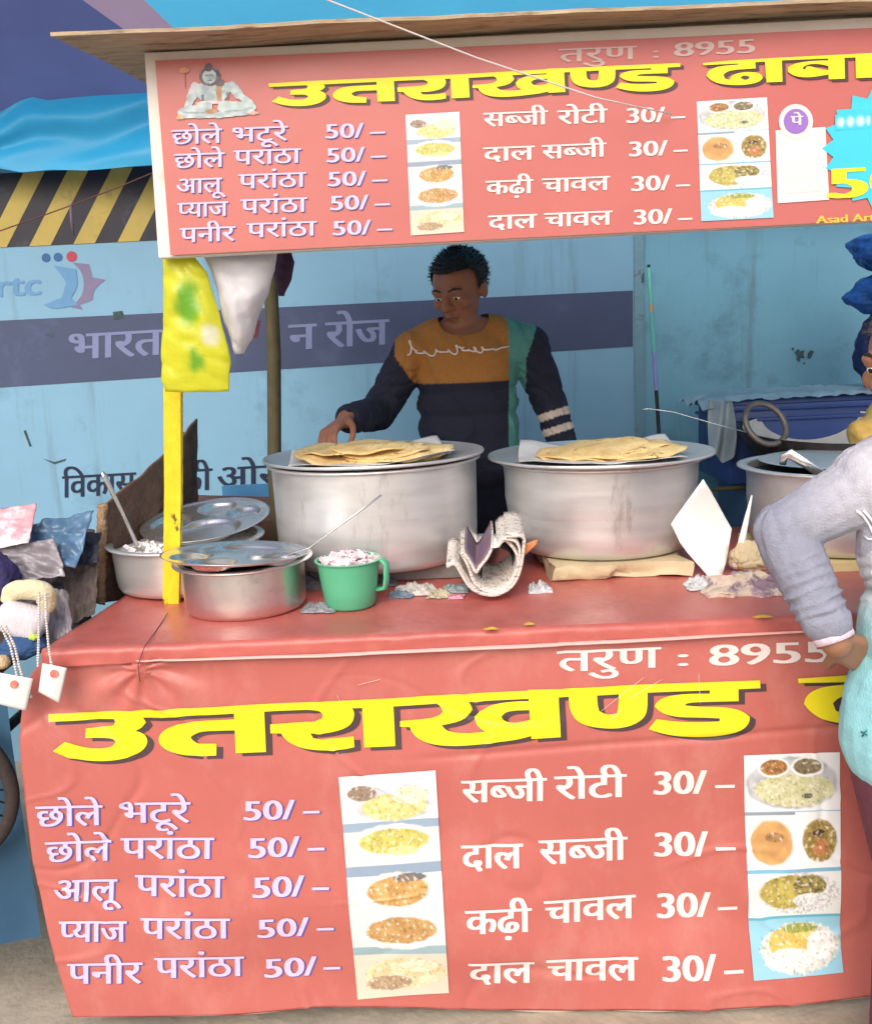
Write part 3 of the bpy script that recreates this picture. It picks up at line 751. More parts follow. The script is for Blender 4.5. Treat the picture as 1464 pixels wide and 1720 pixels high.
picL = paint([
    (0.55, 0.13, 0.44, 0.085, S(214, 216, 220), S(190, 194, 200), 4, 31), (0.55, 0.15, 0.34, 0.06, S(224, 214, 150), S(210, 196, 120), 8, 32), (0.22, 0.08, 0.15, 0.035, S(160, 140, 124), S(140, 120, 104), 12, 33), (0.72, 0.1, 0.2, 0.04, S(232, 228, 206), S(216, 212, 180), 8, 34),
    (0.52, 0.31, 0.44, 0.085, Wt, S(214, 216, 216), 4, 35), (0.52, 0.3, 0.37, 0.055, S(208, 200, 112), S(188, 178, 96), 10, 36), (0.6, 0.345, 0.16, 0.02, S(226, 226, 160), S(206, 206, 130), 10, 37),
    (0.53, 0.515, 0.45, 0.085, Wt, S(220, 216, 208), 4, 38), (0.53, 0.51, 0.33, 0.065, S(206, 166, 104), S(186, 142, 82), 7, 39), (0.66, 0.455, 0.18, 0.018, S(104, 112, 116), S(140, 120, 104), 7, 40),
    (0.53, 0.69, 0.46, 0.085, S(206, 214, 214), Wt, 4, 41), (0.53, 0.685, 0.38, 0.062, S(198, 160, 106), S(180, 138, 84), 7, 42),
    (0.55, 0.89, 0.43, 0.075, S(232, 216, 180), S(214, 192, 146), 7, 43), (0.36, 0.935, 0.25, 0.035, S(166, 140, 112), S(190, 166, 136), 9, 44), (0.7, 0.86, 0.2, 0.03, S(240, 230, 206), S(226, 212, 176), 7, 45)], bgL)
print_panel('menu_picture', [(569, 1304), (731, 1291), (754, 1672), (600, 1683)], 100, 230, picL, sban, 0.004, ban, M_print)

# ------------------------------------------------------------------ upper sign
YS = 0.12
def ssign(px, py, off=0.0):
    P = at(px, py, YS); P.y += 0.004 * mnoise.noise(Vector((P.x * 4, P.z * 4, 9))) - off; return P
sign = thing('menu_sign', 'red flex sign board with a white frame under the plywood roof', 'sign', (at(732, 400, YS).x, YS, at(268, 432, YS).z))
def quadsheet(q, nx, ny, surf, off):
    c = [Vector((*p, 0)) for p in q]
    return sheet(nx, ny, lambda u, v: surf(bil(c, u, v).x, bil(c, u, v).y, off))
M_frame = mat('white_painted_frame', S(226, 218, 210), rough=0.6, var=0.06, scale=10, stain=S(178, 160, 146), stain_scale=10, stain_lo=0.58, stain_hi=0.8)
fq = [(242, 88), (1900, 7), (1900, 350), (266, 434)]
bm = bmesh.new()
v1 = [at(x, y, YS + 0.004) for x, y in fq]; v2 = [p + Vector((0, 0.028, 0)) for p in v1]
vs = [bm.verts.new(p) for p in v1 + v2]
for f in ((0, 1, 2, 3), (7, 6, 5, 4), (0, 4, 5, 1), (1, 5, 6, 2), (2, 6, 7, 3), (3, 7, 4, 0)): bm.faces.new([vs[i] for i in f])
bmesh.ops.recalc_face_normals(bm, faces=bm.faces)
bmesh.ops.bevel(bm, geom=bm.edges[:], offset=0.003, segments=2, affect='EDGES', profile=0.5)
part('frame', bm, M_frame, sign, smooth=False)
M_redS = mat('red_flex', S(188, 102, 96), rough=0.36, var=0.05, scale=3, bump=0.06, bscale=16, spec=0.5)
part('sign_face', quadsheet([(262, 103), (1895, 28), (1895, 349), (287, 429)], 80, 24, ssign, 0.004), M_redS, sign)
barL = lambda x: lerp(1200.5, 1141.5, (x - 81) / 1193.0)
def low2up(p):
    s = (p[0] - 81) / 1194.0; x = 452 + 689 * s
    return (x, 142 - 35 * s + (p[1] - barL(p[0])) * 0.5)
UP = [[low2up(p) for p in q] for q in HEAD] + DH
part('lettering', poly_bm(UP, ssign, 0.0050, shift=(6.5, 3.5), grid=22), M_shadow, sign, smooth=False, label='grey drop shadow of the headline')
part('lettering', poly_bm(UP, ssign, 0.0066, grid=22), M_yel, sign, smooth=False, label='yellow headline')
part('lettering', poly_bm(DHDOT, ssign, 0.0084, grid=0), M_shadow, sign, smooth=False)
M_gw = mat('grey_white_print', S(196, 170, 164), rough=0.5, var=0.05)
words([('तरुण', 938, 106, 130)], ssign, 0.0052, M_gw, sign, 22, -0.045, 1.0)
words([(':', 1096, 98, 8)], ssign, 0.0052, M_gw, sign, 16, -0.045, 1.0)
words([('8955', 1132, 96, 132)], ssign, 0.0052, M_gw, sign, 24, -0.045, 1.6, ref=0.72)
words([('सब्जी', 812, 214, 106), ('रोटी', 936, 210, 82), ('दाल', 812, 272, 84), ('सब्जी', 910, 268, 106), ('कढ़ी', 816, 328, 78), ('चावल', 910, 324, 112), ('दाल', 820, 386, 80), ('चावल', 914, 382, 112)], ssign, 0.0052, M_white, sign, 23, -0.04, 1.2)
PU = ((1052, 208), (1056, 264), (1060, 322), (1064, 378))
words([('30/', x, y, 62) for x, y in PU], ssign, 0.0052, M_white, sign, 26, -0.04, 1.3, ref=0.72)
words([('-', x + 74, y - 2, 22) for x, y in PU], ssign, 0.0052, M_white, sign, 24, -0.04, 0.9, ref=0.72)
LU = ((548, 234), (550, 274), (552, 314), (556, 354), (560, 396))
for off, sh, m_ in ((0.0050, (1.4, 1.2), M_navyp), (0.0062, (0, 0), M_lav)):
    words([('छोले', 290, 244, 84), ('भटूरे', 392, 240, 92), ('छोले', 294, 284, 84), ('परांठा', 394, 278, 112), ('आलू', 298, 326, 82), ('परांठा', 402, 318, 112), ('प्याज', 300, 366, 84), ('परांठा', 406, 360, 110), ('पनीर', 304, 408, 92), ('परांठा', 416, 400, 116)], ssign, off, m_, sign, 24, -0.035, 0.8, sh)
    words([('50/', x, y, 62) for x, y in LU], ssign, off, m_, sign, 25, -0.035, 1.1, sh, 0.72)
    words([('-', x + 74, y - 2, 24) for x, y in LU], ssign, off, m_, sign, 24, -0.035, 0.8, sh, 0.72)
print_panel('menu_picture', [(681, 194), (771, 189), (779, 390), (690, 396)], 70, 150, picL, ssign, 0.0062, sign, M_print)
print_panel('menu_picture', [(1168, 172), (1285, 165), (1297, 366), (1176, 372)], 90, 150, picR, ssign, 0.0062, sign, M_print)
# white pay card with a purple badge, its code square left blank
part('pay_card', poly_bm([[(1300, 220), (1384, 214), (1390, 336), (1304, 342)]], ssign, 0.0062, grid=30), M_white, sign)
part('pay_card', poly_bm([[(1314, 268), (1372, 264), (1376, 322), (1318, 326)]], ssign, 0.0068, grid=30), mat('pale_grey_print', S(214, 214, 212), rough=0.5, var=0.03), sign, label='blank pale grey square on the pay card')
part('pay_badge', poly_bm([disc_px(1334, 205, 29)], ssign, 0.0068, grid=0), M_white, sign)
part('pay_badge', poly_bm([disc_px(1334, 205, 21)], ssign, 0.0076, grid=0), M_purple, sign)
part('lettering', text_bm('पे', 1325, 212, 20, 15, -0.04, ssign, 0.0084, bold=0.8), M_white, sign, smooth=False)
# cyan starburst
sb = []
cx, cy = 1502, 250
for k in range(40):
    a = 2 * math.pi * k / 40; r = 124 if k % 2 == 0 else 106
    sb.append((cx + r * math.cos(a) * 1.0, cy + r * math.sin(a) * 0.88))
part('starburst', poly_bm([sb], ssign, 0.0066, grid=0), M_cyanp, sign)
tx = text_bm('50', 1392, 334, 136, 52, -0.05, ssign, 0.0076, bold=6.0, ref=0.72)
part('lettering', tx, M_yel, sign, smooth=False)
def smudge(blobs, base):
    def f(u, v):
        t = 0
        for (cx, cy, rx, ry) in blobs: t = max(t, 1 - sm(0.3, 1.1, inell(u, v, cx, cy, rx, ry)))
        return mixc(base, S(214, 226, 226), t * .8)
    return f
print_panel('faded_line', [(1400, 194), (1460, 190), (1460, 216), (1400, 220)], 30, 12, smudge([(.15, .5, .14, .4), (.42, .5, .14, .42), (.7, .5, .16, .42), (.92, .5, .08, .4)], S(64, 196, 216)), ssign, 0.0076, sign, M_print)
part('lettering', text_bm('Asad Art', 1368, 376, 98, 13, -0.05, ssign, 0.0062, bold=0.9, ref=0.72), M_orange, sign, smooth=False)
# seated blue-grey figure printed at the left of the headline
def deity(u, v):
    SK, SK2 = S(196, 208, 208), S(152, 170, 176)
    L_ = [('e', .19, .16, .06, .05, S(210, 146, 100), S(190, 120, 90)), ('s', .195, .2, .20, .44, .008, S(176, 96, 110), S(160, 90, 100)),
        ('e', .5, .875, .36, .03, S(176, 120, 124), S(190, 130, 130)),
        ('s', .30, .42, .26, .57, .055, SK, S(206, 196, 208)), ('s', .26, .57, .21, .71, .042, SK, SK2),
        ('s', .68, .43, .745, .56, .055, SK, SK2), ('s', .745, .56, .86, .70, .042, SK, SK2),
        ('e', .48, .50, .185, .18, SK2, SK), ('s', .36, .42, .44, .45, .035, SK, SK2), ('s', .52, .45, .62, .42, .035, SK, SK2),
        ('s', .375, .56, .37, .64, .016, S(92, 100, 108), S(110, 120, 126)), ('s', .635, .54, .63, .63, .016, S(92, 100, 108), S(110, 120, 126)),
        ('s', .545, .42, .545, .66, .03, S(190, 152, 108), S(164, 124, 94)), ('e', .48, .665, .2, .03, S(224, 202, 206), S(190, 150, 160)),
        ('s', .42, .74, .16, .80, .058, SK, SK2), ('s', .58, .74, .87, .77, .06, SK, S(170, 190, 188)),
        ('s', .15, .835, .50, .85, .036, SK2, SK), ('s', .88, .82, .52, .86, .038, SK, SK2), ('s', .16, .80, .40, .815, .008, S(120, 132, 136), SK2),
        ('s', .60, .815, .84, .80, .008, S(120, 132, 136), SK2), ('e', .46, .80, .07, .04, S(200, 150, 108), S(160, 116, 90)), ('e', .9, .86, .06, .03, S(206, 170, 160), S(190, 150, 140)), ('e', .13, .87, .05, .04, S(196, 170, 130), S(190, 150, 120)),
        ('e', .455, .27, .115, .15, S(82, 72, 82), S(124, 114, 122)), ('e', .56, .37, .05, .06, S(110, 96, 104), S(90, 80, 88)), ('e', .45, .27, .073, .108, SK, SK2),
        ('s', .41, .255, .435, .255, .006, Dk, Dk), ('s', .465, .255, .49, .255, .006, Dk, Dk), ('s', .43, .33, .47, .33, .006, S(110, 90, 96), Dk), ('s', .45, .27, .45, .30, .005, SK2, SK2), ('e', .445, .13, .045, .065, S(74, 64, 74), S(96, 84, 94)), ('e', .45, .215, .035, .018, SK, SK)]
    c = None; jn = 0.012 * nz(u, v, 20)
    for q in L_:
        if q[0] == 'e': ok = inell(u, v, *q[1:5]) + jn * 4 < 1
        else:
            P = Vector((u, v * .69, 0)); d, _ = seg_dist(P, Vector((q[1], q[2] * .69, 0)), Vector((q[3], q[4] * .69, 0))); ok = d + jn * .5 < q[5]
        if ok: c = mixc(q[-2], q[-1], min(1, max(0, .5 + 1.3 * nz(u, v, 12, q[1] * 9))))
    return c
print_panel('seated_figure', [(280, 104), (440, 96), (444, 206), (284, 214)], 130, 90, deity, ssign, 0.0064, sign, M_print)
# ------------------------------------------------------------------ pots, trays, bread
def pot(name, label, c, rt, rb, h, m, lip=0.012, inside=None, foot=0.02):
    t = thing(name, label, 'pot', c)
    prof = [(0, 0), (rb - foot, 0), (rb - foot * 0.4, foot * 0.25), (rb, foot), (lerp(rb, rt, .3), h * .3), (lerp(rb, rt, .7), h * .7), (lerp(rb, rt, .85), h * .85), (rt, h - 0.006), (rt, h), (rt - 0.003, h), (rt - 0.003, h * .6), (rb - 0.004, foot + .004), (rb - foot, 0.004), (0, 0.004)]
    bmb = lathe(prof, c)
    for q in bmb.verts: q.co += Vector((q.co.x - c[0], q.co.y - c[1], 0)) * .005 * mnoise.noise(q.co * 7 + Vector((c[0] * 9, 0, 0)))
    part('body', bmb, m, t, sharp=50)
    rim = [(rt - 0.002, h - 0.003), (rt + lip * .6, h - 0.004), (rt + lip, h - 0.001), (rt + lip, h + 0.003), (rt + lip * .5, h + 0.005), (rt - 0.002, h + 0.004), (rt - 0.002, h - 0.003)]
    part('rim', lathe(rim, c), m, t)
    if inside:
        part('inside', lathe([(0, h * inside[0]), (rt - 0.004, h * inside[0])], c), inside[1], t)
    return t
def tray(name, label, c, r, m, M=None, well=0.010, cat='tray', comp=False, lip=0.012):
    """steel plate with rolled rim; comp: pressed compartments"""
    if not comp:
        prof = [(0, 0), (r - 0.03, 0), (r - 0.022, well * .7), (r - 0.004, well), (r, well + 0.003), (r + 0.002, well - 0.001), (r, well - 0.005), (r - 0.022, well * .7 - 0.004), (r - 0.03, -0.002), (0, -0.002)]
        return single(name, lathe(prof, c, 96, M), m, label, cat, sharp=60)
    bm = lathe([(0, 0)] + [(r * k / 30, 0) for k in range(1, 30)] + [(r, 0)], (0, 0, 0), 120)
    for v in bm.verts:
        x, y = v.co.x / r, v.co.y / r; rr = math.hypot(x, y)
        d = 0
        for (cx, cy, cr) in ((-0.47, 0.38, 0.36), (0.36, 0.50, 0.32), (0.60, -0.06, 0.30)):
            d = max(d, 1 - sm(cr * .72, cr, math.hypot(x - cx, y - cy)))
        big = 1 - sm(0.42, 0.54, math.hypot((x + 0.2) / 1.15, y + 0.42))
        d = max(d, big) * (1 - sm(0.84, 0.9, rr))
        v.co.z = -0.013 * d + (0.006 * sm(0.93, 1.0, rr))
    if M is not None: bm.transform(M.to_4x4())
    bmesh.ops.translate(bm, vec=Vector(c), verts=bm.verts)
    return single(name, bm, m, label, cat, solid=0.0012)

ZP = 0.995
c_p1 = Vector((at(628, 769, 0.62).x, 0.62, ZP)); c_p2 = Vector((at(1006, 769, 0.62).x, 0.62, ZP))
h1 = at(628, 772, 0.62).z - ZP; h2 = at(1006, 770, 0.62).z - ZP
pot('large_pot', 'large dull aluminium pot holding bread at the left, behind the green mug', c_p1, 0.281, 0.277, h1, M_alu)
pot('large_pot', 'large dull aluminium pot holding bread at the right, beside the white paper plates', c_p2, 0.266, 0.252, h2, M_alu, foot=0.026)
tray('flat_lid', 'flat aluminium lid with bread on the left large pot', c_p1 + Vector((0, 0, h1 + 0.007)), 0.302, M_alu, cat='lid')
tray('flat_lid', 'flat aluminium lid with bread on the right large pot', c_p2 + Vector((0, 0, h2 + 0.007)), 0.307, M_alu, cat='lid')

M_roti = mat('flatbread', S(214, 176, 112), rough=0.75, var=0.14, scale=14, bump=0.4, bscale=34, col2=S(236, 210, 152), stain=S(118, 76, 44), stain_scale=30, stain_lo=0.585, stain_hi=0.66)
def roti(c, r, tilt, seed, mz=1.0):
    def f(u, v):
        a = 2 * math.pi * u; rr = r * v * (1 + 0.05 * math.sin(a * 3 + seed))
        x, y = rr * math.cos(a) * mz, rr * math.sin(a)
        z = 0.006 * mnoise.noise(Vector((x * 18, y * 18, seed))) * (0.3 + v) + 0.012 * mnoise.noise(Vector((x * 8, y * 8, seed + 5))) * v - 0.010 * v ** 3
        return Vector((x, y, z))
    bm = sheet(48, 9, f); bmesh.ops.remove_doubles(bm, verts=bm.verts, dist=1e-5)
    bm.transform((tilt).to_4x4()); bmesh.ops.translate(bm, vec=c, verts=bm.verts)
    return bm
def pile(px0, px1, py_c, Yc, z0, n, label, grp, seed):
    rnd = random.Random(seed)
    for k in range(n):
        t = k / (n - 1)
        px = lerp(px0, px1, (0.5 + 0.5 * math.sin(k * 2.4 + seed)) if k < n - 1 else 0.45)
        c = at(px, py_c, Yc); c.z = z0 + 0.004 + 0.0042 * k; c.y = Yc + rnd.uniform(-.05, .03)
        R = Matrix.Rotation(rnd.uniform(-.10, .10), 3, 'Y') @ Matrix.Rotation(rnd.uniform(0, .12), 3, 'X') @ Matrix.Rotation(rnd.uniform(0, 6), 3, 'Z')
        fb = single('flatbread', roti(c, lerp(0.130, 0.116, t), R, seed + k * 3.1), M_roti, label, 'flatbread', grp, solid=0.003)
        if k == n - 1: fb['label'] = 'topmost, most browned ' + label[5:].replace('in', 'of', 1)
zt1 = ZP + h1 + 0.007; zt2 = ZP + h2 + 0.007
pile(566, 690, 765, 0.60, zt1 + 0.004, 9, 'pale roasted flatbread in the pile on the left large pot', 'flatbreads on the left large pot', 1)
pile(976, 1072, 765, 0.60, zt2 + 0.004, 8, 'pale roasted flatbread in the pile on the right large pot', 'flatbreads on the right large pot', 5)
# paper under the bread with curled corners
def papf(cx, cy, w_, d_, z0, rot, seed, ups):
    def f(u, v):
        a, b = (u - .5) * 2, (v - .5) * 2
        x, y = a * w_, b * d_
        z = 0.003 + 0.003 * mnoise.noise(Vector((x * 20, y * 20, seed)))
        for (ca, cb, hgt) in ups:
            q = (a * ca + b * cb) / 2
            z += hgt * sm(0.52, 1.0, q)
            x -= 0.2 * hgt * ca * sm(0.6, 1, q)
        c_, s_ = math.cos(rot), math.sin(rot)
        return Vector((cx + x * c_ - y * s_, cy + x * s_ + y * c_, z0 + z))
    return sheet(44, 34, f)
single('bread_paper', papf(c_p1.x - 0.01, 0.585, 0.215, 0.17, zt1 + 0.001, 0.12, 3, [(1, 1, .032), (-1, 1, .014), (1, -1, .026), (-1, -1, .010)]), M_foil, 'curled white paper under the bread on the left large pot', 'paper', solid=0.0008)
single('bread_paper', papf(c_p2.x - 0.01, 0.60, 0.215, 0.17, zt2 + 0.001, -0.1, 8, [(1, 1, .036), (-1, 1, .034), (1, -1, .010), (-1, -1, .012)]), M_foil, 'curled white paper under the bread on the right large pot', 'paper', solid=0.0008)

# small pot in front, and the one behind it, each with a compartment plate for a lid
c_f = Vector((at(412, 1000, 0.255).x, 0.265, ZC + 0.006)); hf = at(412, 938, 0.265).z - c_f.z
pot('small_pot', 'small worn steel pot at the counter front beside the green mug', c_f, 0.147, 0.144, hf, M_steel_dirty, lip=0.02, inside=(0.9, M_dark), foot=0.012)
Rt = Matrix.Rotation(math.radians(2.5), 3, 'Y') @ Matrix.Rotation(math.radians(-3.0), 3, 'X') @ Matrix.Rotation(math.radians(200), 3, 'Z')
tray('compartment_plate', 'steel compartment plate used as lid on the small front pot', c_f + Vector((-0.008, -0.042, hf + 0.020)), 0.172, M_steel, Rt, cat='plate', comp=True)
c_b = Vector((at(318, 960, 0.52).x, 0.52, ZC + 0.008)); hb = at(300, 905, 0.52).z - c_b.z
pot('small_pot', 'dull steel pot behind the yellow post, half covered by a plate', c_b, 0.192, 0.185, hb, M_alu, lip=0.016, inside=(0.86, mat('onion_salad', S(226, 220, 214), rough=0.6, var=0.2, scale=60, bump=0.8, bscale=90)), foot=0.015)
Rt = Matrix.Rotation(math.radians(-3), 3, 'Y') @ Matrix.Rotation(math.radians(9), 3, 'X') @ Matrix.Rotation(math.radians(30), 3, 'Z')
tray('compartment_plate', 'steel compartment plate tilted on the pot behind the yellow post', c_b + Vector((0.035, 0.09, hb + 0.03)), 0.178, M_steel, Rt, cat='plate', comp=True)
# chopped onion pieces
M_onion = mat('chopped_onion', S(238, 232, 232), rough=0.5, var=0.05)
def bits(c, r, n, seed, zj=0.012, size=0.008):
    rnd = random.Random(seed); bm = bmesh.new()
    for k in range(n):
        a = rnd.uniform(0, 6.28); q = r * math.sqrt(rnd.random())
        R = Matrix.Rotation(rnd.uniform(0, 3), 3, 'X') @ Matrix.Rotation(rnd.uniform(0, 3), 3, 'Z')
        s_ = size * rnd.uniform(.6, 1.4)
        bm = box(c + Vector((q * math.cos(a), q * math.sin(a), rnd.uniform(0, zj) + zj * (1 - q / r))), (s_ * 1.8, s_, s_ * .4), R, bm)
    return bm
o = single('chopped_onion', bits(c_b + Vector((-0.085, -0.06, hb * .86)), 0.07, 70, 4), M_onion, 'chopped white onion in the pot behind the yellow post', 'onion', smooth=False, kind='stuff')
# spoons
def spoon(pts, r, head=None):
    bm = tube(pts, r, 8, flat=0.45)
    if head: bm = ell_bm(head[0], head[1], bm=bm, rot=head[2] if len(head) > 2 else None)
    return bm
e0 = c_b + Vector((-0.10, -0.08, hb * .88))
s1 = at(176, 800, 0.40)
single('spoon', spoon([e0, lerp(e0, s1, .5) + Vector((0, 0, .004)), s1, s1 + (s1 - e0).normalized() * .012], [0.006, 0.005, 0.0075, 0.004]), M_steel, 'steel spoon handle leaning out of the pot behind the yellow post', 'spoon')
e0 = c_f + Vector((0.09, -0.02, hf + 0.004)); s1 = at(640, 832, 0.22)
mid = at(520, 920, 0.22)
single('spoon', spoon([e0, mid, lerp(mid, s1, .5), s1], [0.005, 0.005, 0.0055, 0.0065]), M_steel, 'long steel spoon sticking out of the small front pot', 'spoon')

# green mug
M_green = mat('green_plastic', S(88, 178, 138), rough=0.32, var=0.04, scale=6, spec=0.5)
c_m = Vector((at(588, 1000, 0.225).x, 0.228, ZC + 0.006)); hm = at(588, 938, 0.228).z - c_m.z
mug = thing('plastic_mug', 'green plastic mug of chopped onion on the counter front', 'mug', c_m)
part('body', lathe([(0, 0), (0.055, 0), (0.0605, 0.006), (0.066, hm * .4), (0.0745, hm - 0.004), (0.080, hm - 0.002), (0.080, hm), (0.0725, hm), (0.064, hm * .4), (0.058, 0.006), (0, 0.005)], c_m), M_green, mug, sharp=55)
hp = [c_m + Vector((0.070, -0.012, hm - 0.006)), c_m + Vector((0.084, -0.018, hm - 0.004)), c_m + Vector((0.091, -0.02, hm - 0.012)), c_m + Vector((0.090, -0.02, hm * .6)), c_m + Vector((0.086, -0.018, hm * .38)), c_m + Vector((0.066, -0.012, hm * .34))]
part('handle', tube(hp, 0.012, 12, flat=0.5), M_green, mug)
M_on2 = mat('pink_onion', S(236, 214, 220), rough=0.5, var=0.1, scale=90)
o = single('chopped_onion', bits(c_m + Vector((0, 0, hm * .86)), 0.064, 190, 9, 0.018), M_on2, 'pinkish chopped onion heaped in the green mug', 'onion', smooth=False, kind='stuff')

# paper wrapped stove blocks under the big pots
M_tan = mat('tan_wrapping_paper', S(196, 180, 146), rough=0.75, var=0.12, scale=10, bump=0.4, bscale=24, stain=S(156, 128, 92), stain_scale=8, stain_lo=0.54, stain_hi=0.75)
def block(c, size, seed, amp=0.012):
    bm = box((0, 0, 0), size)
    bmesh.ops.subdivide_edges(bm, edges=bm.edges[:], cuts=9, use_grid_fill=True)
    for v in bm.verts:
        n = mnoise.noise_vector(v.co * 14 + Vector((seed, 0, 0))) * amp * .5 + mnoise.noise_vector(v.co * 30 + Vector((seed, 4, 0))) * amp * .25
        v.co += Vector((n.x, n.y, n.z * (0 if v.co.z > size[2] * .45 else .6)))
        if v.co.z < -size[2] / 2: v.co.z = -size[2] / 2
    bmesh.ops.translate(bm, vec=Vector(c), verts=bm.verts)
    return bm
hz = ZP - ZC - 0.008
single('stove_block', block(c_p2 + Vector((0.0, -0.06, -hz / 2 - 0.001)), (0.355, 0.40, hz), 2, .06), M_tan, 'tan paper wrapped block under the right large pot', 'stove block', sharp=40)
M_gblk = mat('grey_stove', S(120, 118, 116), rough=0.6, var=0.15, scale=12, bump=0.2)
single('stove_block', block(c_p1 + Vector((0.02, 0.03, -hz / 2 - 0.001)), (0.40, 0.42, hz), 7, .006), M_gblk, 'grey stove block under the left large pot', 'stove block', sharp=40)

# crumpled wrappers along the foot of the pots
def crumple(c, w_, d_, h_, seed, n=14):
    def f(u, v):
        x, y = (u - .5) * w_, (v - .5) * d_
        e = 1 - max(abs(u - .5), abs(v - .5)) * 2
        z = h_ * (0.15 + 0.85 * e ** .6) * (0.45 + 0.8 * math.exp(-(mnoise.noise(Vector((u * 3.4 + v, v * 3.4, seed))) / .13) ** 2) + .5 * math.exp(-(mnoise.noise(Vector((u * 6 - 2 * v, v * 6, seed))) / .1) ** 2))
        if e < 0.02: z = 0.0005
        x += 0.15 * w_ * mnoise.noise(Vector((u * 3, v * 3, seed + 9))); y += 0.15 * d_ * mnoise.noise(Vector((u * 3, v * 3, seed + 19)))
        return Vector((c.x + x, c.y + y, c.z + z))
    return sheet(n, n, f)
zc = ZC + 0.006
for (px, py, w_, d_, h_, colr, lab) in [
    (700, 994, .085, .07, .028, S(206, 202, 196), 'crumpled pale paper at the foot of the left large pot'),
    (738, 1000, .05, .05, .02, S(196, 186, 160), 'small tan scrap of paper beside the rolled newspaper'),
    (766, 992, .06, .05, .024, S(150, 170, 174), 'grey blue crumpled plastic between mug and newspaper'),
    (674, 1000, .05, .05, .016, S(120, 140, 160), 'blue grey plastic scrap behind the mug handle'),
    (906, 992, .05, .05, .034, S(214, 216, 220), 'crumpled white plastic right of the rolled newspaper'),
    (538, 1022, .07, .07, .02, S(150, 152, 158), 'grey plastic scrap between the small pot and the mug'),
    (766, 1004, .035, .03, .014, S(212, 150, 170), 'small pink scrap left of the rolled newspaper'),
    (1180, 985, .07, .06, .035, S(222, 224, 226), 'crumpled clear plastic beside the white paper plates')]:
    P = atz(px, py, zc)
    single('crumpled_wrapper', crumple(P, w_ * 1.15, d_ * 1.1, h_ * .6, px * .13, 30), mat('wrapper_paper', tuple(c * .8 for c in colr), rough=0.3, var=0.2, scale=40, bump=.4, bscale=90), lab, 'wrapper')
# clutter between counter and pots at the left
M_gcl = mat('grey_cloth', S(110, 106, 108), rough=0.9, var=0.2, scale=12, bump=0.4, bscale=60)
P = atz(560, 985, zc)
single('grey_rag', crumple(P + Vector((-.02, .03, 0)), .32, .12, .03, 4.4, 30), M_gcl, 'grey rag lying behind the green mug', 'rag')

# rolled newspapers: sheets bent into a trough, end on
M_news = mat('newsprint', S(214, 206, 198), rough=0.8, var=0.05, scale=12, stain=S(132, 128, 130), stain_scale=9, stain_lo=0.52, stain_hi=0.6, stretch=(6, 5, 36))
news = thing('newspaper_roll', 'folded newspapers rolled into a trough beside the right large pot', 'newspaper', at(825, 996, 0.22))
def ribbon(pts, Y0, Y1, rise, zoff=0.0):
    pts = chaikin_open(pts, 2)
    n = len(pts) - 1
    def f(u, v):
        k = min(n, int(round(u * n))); px, py = pts[k]
        P = at(px, py, Y0); P2 = P + Vector((0.01 * v, (Y1 - Y0) * v, rise * v)); return P2
    return sheet(n, 6, f)
def chaikin_open(p, it):
    for _ in range(it):
        q = [p[0]]
        for a, b in zip(p[:-1], p[1:]):
            q.append((a[0] * .75 + b[0] * .25, a[1] * .75 + b[1] * .25)); q.append((a[0] * .25 + b[0] * .75, a[1] * .25 + b[1] * .75))
        q.append(p[-1]); p = q
    return p
for k, pts in enumerate([
    [(750, 953), (764, 945), (776, 968), (790, 990), (815, 1001), (840, 1000), (862, 985), (874, 960), (880, 920), (881, 900), (850, 902)],
    [(774, 930), (786, 950), (794, 978), (812, 994), (836, 997), (858, 982), (870, 955), (874, 925), (866, 908), (846, 906), (836, 918)],
    [(777, 928), (790, 944), (799, 966), (806, 952), (820, 936), (828, 915)],
    [(768, 948), (782, 975), (800, 992), (828, 999), (852, 992), (868, 972), (877, 940)],
    [(846, 905), (858, 916), (868, 930), (870, 950)]]):
    part('newspaper', ribbon(pts, 0.20 + 0.004 * k, 0.40, 0.02), M_news, news, solid=0.006)
M_photo = mat('colour_newsprint', S(176, 120, 100), rough=0.7, var=0.4, scale=20, col2=S(90, 96, 130))
part('newspaper', ribbon([(782, 926), (793, 944), (800, 958), (812, 940), (824, 918)], 0.215, 0.36, 0.03), M_photo, news, solid=0.002)
M_darkp = mat('dark_newsprint', S(62, 58, 66), rough=0.8, var=0.2, scale=30)
part('newspaper', ribbon([(806, 960), (812, 985), (830, 992), (850, 982), (862, 955), (858, 928), (840, 920)], 0.27, 0.42, 0.015), M_darkp, news, solid=0.002)
single('orange_card', quadsheet([(880, 914), (903, 906), (901, 914), (880, 934)], 4, 4, lambda a, b, o: at(a, b, 0.24) , 0), mat('orange_card', S(216, 140, 90), rough=0.6), 'orange card edge poking out beside the rolled newspaper', 'card', solid=0.002)
# grey steel bowl glimpsed between the big pots
c_g = Vector((at(816, 930, 0.52).x, 0.50, ZC + 0.01))
single('steel_bowl', lathe([(0, 0), (0.05, 0), (0.075, 0.03), (0.088, 0.075), (0.094, 0.078), (0.092, 0.08), (0.082, 0.075), (0.07, 0.03), (0, 0.006)], c_g), M_steel, 'grey steel bowl standing between the two large pots', 'bowl', sharp=50)

def puff_lump(c, r, seed):
    bm = bmesh.new(); bmesh.ops.create_icosphere(bm, subdivisions=5, radius=1)
    for v in bm.verts:
        q = v.co.copy(); n = 1 + .22 * mnoise.noise(q * 1.4 + Vector((seed, 0, 0))) - .12 * math.exp(-(mnoise.noise(q * 2.2 + Vector((0, seed, 0))) / .08) ** 2)
        v.co = Vector((q.x * r[0] * n, q.y * r[1] * n, max(-r[2] * .85, q.z * r[2] * n))) + c
    return bm
